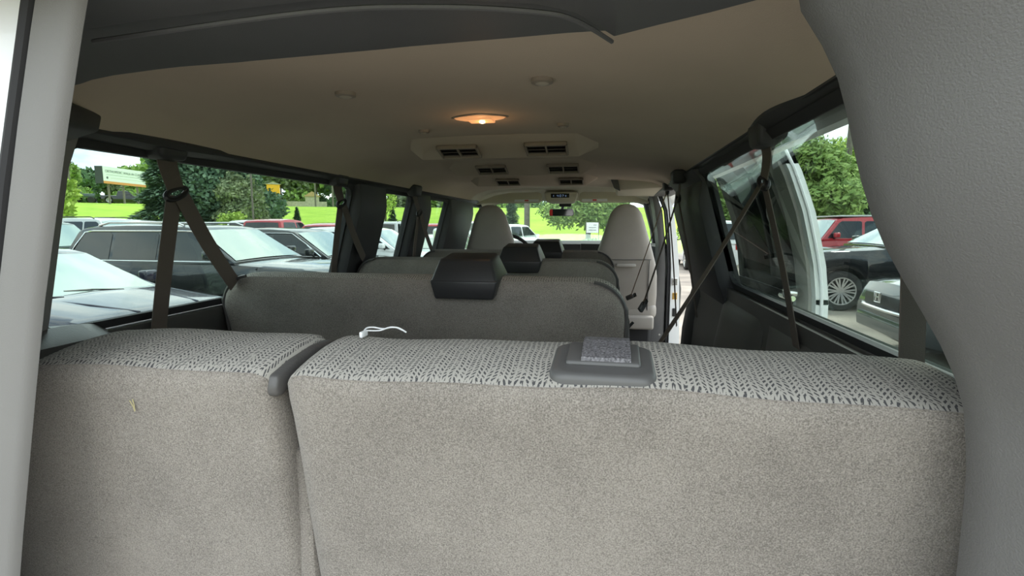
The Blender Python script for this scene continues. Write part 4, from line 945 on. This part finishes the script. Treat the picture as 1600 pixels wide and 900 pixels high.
def leaves(blobs, n, size, rnd):
    V = []; F = []
    tot = sum(b[3] * b[4] * b[5] for b in blobs) ** 1.0
    for cx, cy, cz, rx, ry, rz in blobs:
        k_ = max(30, int(n * rx * ry * rz / tot))
        for _ in range(k_):
            u = rnd.uniform(-1, 1); a = rnd.uniform(0, 2 * PI); q = math.sqrt(1 - u * u); rr = rnd.uniform(.55, 1.0) * (1 + .12 * math.sin(5 * a + 9 * u))
            p = Vector((cx + rx * rr * q * math.cos(a), cy + ry * rr * q * math.sin(a), cz + rz * rr * u))
            d = Vector((rnd.gauss(0, 1), rnd.gauss(0, 1), rnd.gauss(0, 1))).normalized(); e_ = d.orthogonal().normalized(); s = size * rnd.uniform(.6, 1.4)
            i = len(V); V += [p - d * s, p + e_ * s * .55, p + d * s, p - e_ * s * .55]; F.append((i, i + 1, i + 2, i + 3))
    return V, F
def tree(label, x, y, h, r, mat, kind='round', n=2500, leaf=.22, seed=0, group=None, z=None, trunk=.18, cat='tree', name='broadleaf_tree', base=.25):
    rnd = random.Random(seed * 97 + 5); z = hillz(x, y) - .05 if z is None else z
    t = thing(name, label, cat, (x, y, z), group=group)
    if kind == 'round':
        blobs = [(x, y, z + h * .60, r * .7, r * .7, h * .32)]
        for k in range(9):
            a = rnd.uniform(0, 2 * PI); q = rnd.uniform(.35, .75) * r
            blobs.append((x + q * math.cos(a), y + q * math.sin(a), z + h * rnd.uniform(base + .12, .84), r * rnd.uniform(.35, .55), r * rnd.uniform(.35, .55), h * rnd.uniform(.10, .17)))
        vf = leaves(blobs, n, leaf, rnd)
        mk('trunk', join(tube([(x, y, z - .2), (x + .05, y, z + h * .35), (x, y, z + h * .7)], [trunk, trunk * .75, trunk * .3], 8), *[tube([(x, y, z + h * .3 + .1 * k), (x + r * .55 * math.cos(k * 2.1), y + r * .55 * math.sin(k * 2.1), z + h * (.5 + .06 * k))], [trunk * .4, trunk * .12], 6) for k in range(4)]), 'bark', t, smooth=True)
    else:
        V = []; F = []
        for _ in range(n):
            u = rnd.random() ** .75; zz = z + h * (base * .4 + (1 - base * .4) * (1 - u)); lay = .80 + .2 * math.cos(u * 42)
            rr = r * u * lay * rnd.uniform(.45, 1.0) + .03; a = rnd.uniform(0, 2 * PI)
            p = Vector((x + rr * math.cos(a), y + rr * math.sin(a), zz - .15 * rr)); d = Vector((math.cos(a), math.sin(a), rnd.uniform(-.5, .25))).normalized(); e_ = Vector((-math.sin(a), math.cos(a), rnd.uniform(-.4, .4))).normalized(); s = leaf * rnd.uniform(.7, 1.5)
            i = len(V); V += [p - d * s, p + e_ * s * .3, p + d * s, p - e_ * s * .3]; F.append((i, i + 1, i + 2, i + 3))
        vf = V, F
        mk('trunk', tube([(x, y, z - .2), (x, y, z + h * .97)], [trunk, .02], 8), 'bark', t, smooth=True)
    mk('foliage', vf, mat, t, kind='stuff')
    return t
def ray(px, dist):      # direction (right of straight ahead, tan) to a ground point
    return None
def at_ratio(q, y): return (q * y, y)

# left view: dark trees beyond the car row
GT = 'trees beyond the parking lot'
tree('tall dark spruce with feathery boughs right of the billboard', -26.7, 28.2, 8.4, 2.7, 'leaf_needle', 'cone', 19800, 0.211, 1, GT, z=0, name='spruce_tree', base=.15)
tree('dense dark green tree behind the crossed belt straps', -26.4, 31.0, 8.6, 3.0, 'leaf_needle', 'round', 19800, 0.149, 2, GT, z=0, base=.02)
tree('dark green tree filling the middle of the rear driver-side window', -25.2, 32.0, 7.6, 2.9, 'leaf_needle', 'round', 17600, 0.149, 3, GT, z=0, base=.02)
tree('olive bushy tree left of the yellow sign', -23.2, 30.6, 5.3, 1.8, 'leaf_olive', 'round', 13200, 0.124, 4, GT, z=0, base=-.05)
tree('yellow-green shrub low between the dark trees', -19.7, 24.6, 2.6, .9, 'leaf_bright', 'round', 3300, 0.081, 5, GT, z=0, base=-.1, name='shrub', cat='shrub')
tree('bright young tree at the far left edge beside the light pillar', -27.6, 22.0, 4.4, 1.3, 'leaf_bright', 'round', 5500, 0.124, 6, GT, z=0, base=0)
tree('small dark cypress on the grass between red pickup and first pillar', -21.6, 34.0, 2.5, .7, 'leaf_needle', 'cone', 3520, 0.112, 7, GT, name='cypress_tree', base=0)
tree('small dark cypress on the grass between two driver-side pillars', -17.3, 41.0, 2.4, .85, 'leaf_needle', 'cone', 3520, 0.124, 8, GT, name='cypress_tree', base=0)
tree('slender young tree with sparse leaves beside the first pillar', -16.2, 37.0, 6.2, 1.4, 'leaf_bright', 'round', 1980, 0.099, 9, GT, trunk=.10)
tree('pointed conifer on the grass beyond the windscreen', -6.1, 35.0, 4.1, 1.15, 'leaf_needle', 'cone', 5720, 0.124, 10, GT, name='conifer_tree', base=0)
tree('round leafy tree beyond the windscreen next to the white sign', -.85, 33.0, 5.6, 2.9, 'leaf_mid', 'round', 11000, 0.124, 11, GT)
tree('low shrub under the white sign', -.5, 30.6, 1.1, 1.2, 'leaf_mid', 'round', 2640, 0.074, 12, GT, name='shrub', cat='shrub', base=-.2)
# trees on the right
tree('leafy tree outside the right rear window, left of the pole', 10.8, 30.2, 6.9, 3.0, 'leaf_mid', 'round', 19800, 0.149, 13, 'trees outside the right window', base=-.02)
tree('yellow-green tree behind the tilted pole, right window', 14.6, 35.0, 7.4, 2.8, 'leaf_bright', 'round', 14300, 0.161, 14, 'trees outside the right window', base=0)
tree('dark low tree at the right end of the right window', 15.6, 33.0, 5.2, 2.4, 'leaf_dark', 'round', 14300, 0.149, 15, 'trees outside the right window', base=-.05)
tree('leafy tree beyond the open sliding door', 7.4, 33.0, 6.6, 2.8, 'leaf_mid', 'round', 11000, 0.161, 16, 'trees outside the right window', base=-.02)
# far tree line on the hill crest
rn = random.Random(3)
for k in range(34):
    a = lerp(-64, -9, k / 33) + rn.uniform(-.5, .5); r_ = rn.uniform(120, 150); h = rn.uniform(10.0, 15) if k > 11 else rn.uniform(5.5, 8.5)
    x, y = r_ * math.sin(R(a)), r_ * math.cos(R(a))
    nth = '%d%s' % (k + 1, 'th' if 10 < (k + 1) % 100 < 14 else {1: 'st', 2: 'nd', 3: 'rd'}.get((k + 1) % 10, 'th'))
    o = tree('%s tree on the far wooded ridge, %s counted from the billboard end' % (['mid-green', 'dark green', 'olive green', 'mid-green'][k % 4], nth), x, y, h, h * .52, ['leaf_mid', 'leaf_dark', 'leaf_olive', 'leaf_mid'][k % 4], 'round', 2600, .55, 100 + k, 'trees of the far wooded ridge', base=-.34)

rb_ = random.Random(11)
blobs = []
for k in range(70):
    a = lerp(-68, -4, k / 69); r_ = rb_.uniform(146, 156); x, y = r_ * math.sin(R(a)), r_ * math.cos(R(a)); blobs.append((x, y, 6.3, 2.6, 2.6, rb_.uniform(2.0, 3.4)))
tag(mk('undergrowth', leaves(blobs, 14000, .7, rb_), 'leaf_dark'), 'dark undergrowth filling the gaps below the ridge trees', 'undergrowth', kind='stuff')

# billboard
BX, BY = -60.0, 57.0
bz = hillz(BX, BY)
BM = T(BX, BY, 7.85) @ Matrix.Rotation(R(99), 4, 'Z')
pmat('board_white', (.62, .68, .66), .7); pmat('board_orange', (.55, .24, .08), .7); pmat('board_text', (.12, .13, .14), .8); pmat('board_dark', (.04, .045, .05), .7)
t = thing('billboard', 'white roadside billboard with an orange stripe, behind the grass hill', 'billboard', (BX, BY, bz))
bw = 3.5
mk('face', xf(box(-bw, bw, -.12, 0, -.75, 1.0), BM), 'board_white', t)
mk('orange_stripe', xf(box(-bw, bw, -.15, -.0, -1.05, -.75), BM), 'board_orange', t)
mk('end_panel', xf(hexa([(-bw - .1, .8, -1.1), (-bw, -.1, -1.05), (-bw + .1, .9, -1.1), (-bw + .1, 0, -1.05), (-bw - .1, .8, 1.0), (-bw, -.1, 1.0), (-bw + .1, .9, 1.0), (-bw + .1, 0, 1.0)]), BM), 'board_dark', t)
for dx in (-2.4, 0, 2.4): mk('post', xf(tube([(dx, .25, -3.8), (dx, .25, .8)], .12, 8), BM), 'wood_pole', t)
def text(body, size, x, z, parent, mat, M, nm):
    c = bpy.data.curves.new(nm, 'FONT'); c.body = body; c.size = size; c.align_x = 'LEFT'; c.extrude = .004
    c.materials.append(MATS[mat])
    tmp = bpy.data.objects.new(nm, c); me = bpy.data.meshes.new_from_object(tmp); bpy.data.objects.remove(tmp)
    me.transform(M @ T(x, -.135, z) @ Matrix.Rotation(R(90), 4, 'X'))
    o = bpy.data.objects.new(nm, me); col.objects.link(o); return attach(o, parent)
text('ORTHOPEDIC WALK-IN CLINIC', .44, -3.2, .30, t, 'board_text', BM, 'headline')
mk('text_rule', xf(box(-3.0, 3.2, -.13, -.11, .02, .05), BM), 'board_text', t)
mk('small_print', xf(box(-2.4, 3.0, -.13, -.11, -.36, -.31), BM), 'plastic_light', t)
mk('logo_mark', xf(lathe([(0, -.14), (.15, -.14), (.15, -.1), (0, -.1)], 14, 'y', (-2.9, 0, -.34)), BM), 'board_text', t)

# vehicles on the hill crest
def crest(a, r_): return (r_ * math.sin(R(a)), r_ * math.cos(R(a)))
x, y = crest(-46.6, 112)
vehicle('hilltop_pickup', 'black crew-cab pickup standing on the grass crest below the billboard', 'truck', (x, y, hillz(x, y)), R(40), 'paint_black', **dict(PK, L=6.2, H=2.15, wr=.5))
x, y = crest(-49.6, 112)
zt = hillz(x, y)
t = thing('tractor', 'dark green tractor with trailer on the grass crest', 'tractor', (x, y, zt), R(40))
mk('engine_hood', rbox(.2, 2.0, -.4, .4, .8, 1.5, .08, 2), 'paint_green', t, smooth=True, world=False)
mk('cab', bevel(hexa([(-1.0, -.6, .9), (.3, -.6, .9), (-1.0, .6, .9), (.3, .6, .9), (-.9, -.5, 2.3), (.1, -.5, 2.3), (-.9, .5, 2.3), (.1, .5, 2.3)]), .06, 2), 'paint_green', t, smooth=True, world=False)
for wx, r_ in ((-.6, .75), (1.5, .5), (-3.2, .5)):
    for s in (-1, 1): mk('wheel', lathe([(0, -.15), (r_ * .9, -.15), (r_, -.08), (r_, .08), (r_ * .9, .15), (0, .15)], 18, 'y', (wx, s * .75, r_)), 'tyre', t, smooth=True, world=False)
mk('trailer_bed', rbox(-4.6, -1.3, -.9, .9, .75, .95, .02, 2), 'grille', t, world=False)

# utility poles and wires
def pole(label, x, y, h, r, arms=True, lean=0, z=None):
    z = hillz(x, y) if z is None else z
    t = thing('utility_pole', label, 'pole', (x, y, z), group='utility poles')
    mk('shaft', tube([(x, y, z - .3), (x + lean * h, y, z + h)], [r, r * .75], 10), 'wood_pole', t, smooth=True)
    if arms:
        for dz in (.6, 1.5): mk('crossarm', box(x - 1.1, x + 1.1, y - .06, y + .06, z + h - dz - .07, z + h - dz + .07), 'wood_pole', t)
    return t
x, y = crest(-50.2, 116); pole('distant utility pole with crossarms left of the billboard', x, y, 8.2, .17)
pole('dark tilted pole between the trees outside the right window', 12.95, 31.0, 11.0, .17, False, .02)
pole('grey pole on the grass straight beyond the windscreen', -4.75, 33.0, 9.0, .20, False)
pole('thin dark pole rising before the dark trees, driver side', -19.2, 26.0, 8.0, .055, False, z=0)
x, y = crest(-30.6, 100); pole('pale far pole nearer the tiny house, above the grass crest', x, y, 9.0, .16, False)
x, y = crest(-28.9, 100); pole('pale far pole standing right of the tiny house on the crest', x, y, 9.0, .16, False)
a, b_ = crest(-70, 95), crest(-44, 95)
for k, zz in enumerate((17.5, 21.0)):
    pts = [(lerp(a[0], b_[0], u), lerp(a[1], b_[1], u), zz - 1.2 * 4 * u * (1 - u)) for u in [q / 12 for q in range(13)]]
    tag(mk('power_line', tube(pts, .035, 5), 'black'), ('lower' if k == 0 else 'upper') + ' power line crossing the sky above the billboard', 'cable', 'power lines')

# yellow sign, wall, house on the crest
pmat('sign_yellow', (.85, .42, .02), .6); pmat('stone', (.42, .38, .30), .8, nscale=3, namt=.2); pmat('roof_tan', (.45, .30, .16), .8); pmat('sign_white', (.9, .9, .9), .5); pmat('cone_orange', (.95, .18, .04), .5); pmat('sign_blue', (.05, .15, .55), .6)
x, y = crest(-34.5, 110); z = hillz(x, y)
t = thing('yellow_sign', 'tall yellow sign panel on a pale base above the grass crest', 'sign', (x, y, z), R(35))
mk('sign_base', rbox(-1.0, 1.0, -.4, .4, -.2, 1.4, .05, 2), 'stone', t, world=False)
mk('sign_panel', rbox(-1.15, 1.15, -.45, .45, 1.4, 4.1, .05, 2), 'sign_yellow', t, world=False)
mk('sign_cap', prism([(-1.4, 4.1), (1.4, 4.1), (0, 4.6)], 'y', -.55, .55), 'stone', t, world=False)
t = mk('retaining_wall', loft([[(q[0] * r_, q[1] * r_, hillz(q[0], q[1]) + h) for r_, h in ((1.0, -.3), (1.0, 1.0), (1.006, 1.0), (1.006, -.3))] for q in [crest(lerp(-34.0, -29.5, k / 8), 112) for k in range(9)]]), 'stone')
tag(t, 'long low pale wall along the grass crest beside the yellow sign', 'wall', kind='thing')
x, y = crest(-30.9, 113); z = hillz(x, y)
t = thing('gatehouse', 'tiny pale house with a tan roof on the grass crest', 'house', (x, y, z), R(30))
mk('walls', box(-1.3, 1.3, -1, 1, -.2, 2.0), 'stone', t, world=False)
mk('roof', prism([(-1.6, 2.0), (1.6, 2.0), (0, 3.0)], 'y', -1.2, 1.2), 'roof_tan', t, world=False)
# white notice sign beyond the windscreen
t = thing('notice_sign', 'square white notice sign on a post beyond the windscreen', 'sign', (-.50, 29.0, 0))
mk('sign_board', rbox(-.83, -.17, 28.97, 29.0, 1.33, 1.90, .01, 2), 'sign_white', t)
mk('post', box(-.87, -.83, 28.97, 29.01, 0, 1.95), 'wood_pole', t)
mk('post', box(-.17, -.13, 28.97, 29.01, 0, 1.95), 'wood_pole', t)
for k, (a, b_) in enumerate(((-.45, -.28), (-.70, -.30), (-.70, -.30))): mk('text_line', box(a, b_, 28.955, 28.97, 1.75 - .14 * k, 1.775 - .14 * k), 'board_text', t)
# orange marker cone
t = thing('marker_cone', 'small orange marker on the grass beyond the windscreen', 'cone', (-3.6, 30.0, .0))
mk('cone_body', lathe([(.16, .0), (.14, .05), (.05, 1.18), (0, 1.2)], 14, 'z', (-3.6, 30, 0)), 'cone_orange', t, smooth=True)
mk('cone_base', box(-3.8, -3.4, 29.8, 30.2, 0, .05), 'cone_orange', t)
# small blue sign seen through the side doorway
t = thing('blue_sign', 'small blue sign on the grass beyond the side doorway', 'sign', (4.35, 34, 0))
zz = hillz(4.35, 34)
mk('sign_board', rbox(4.05, 4.65, 33.97, 34.0, zz + 3.4, zz + 4.1, .01, 2), 'sign_blue', t)
mk('post', tube([(4.35, 34.02, zz - .1), (4.35, 34.02, zz + 4.0)], .04, 8), 'wood_pole', t)
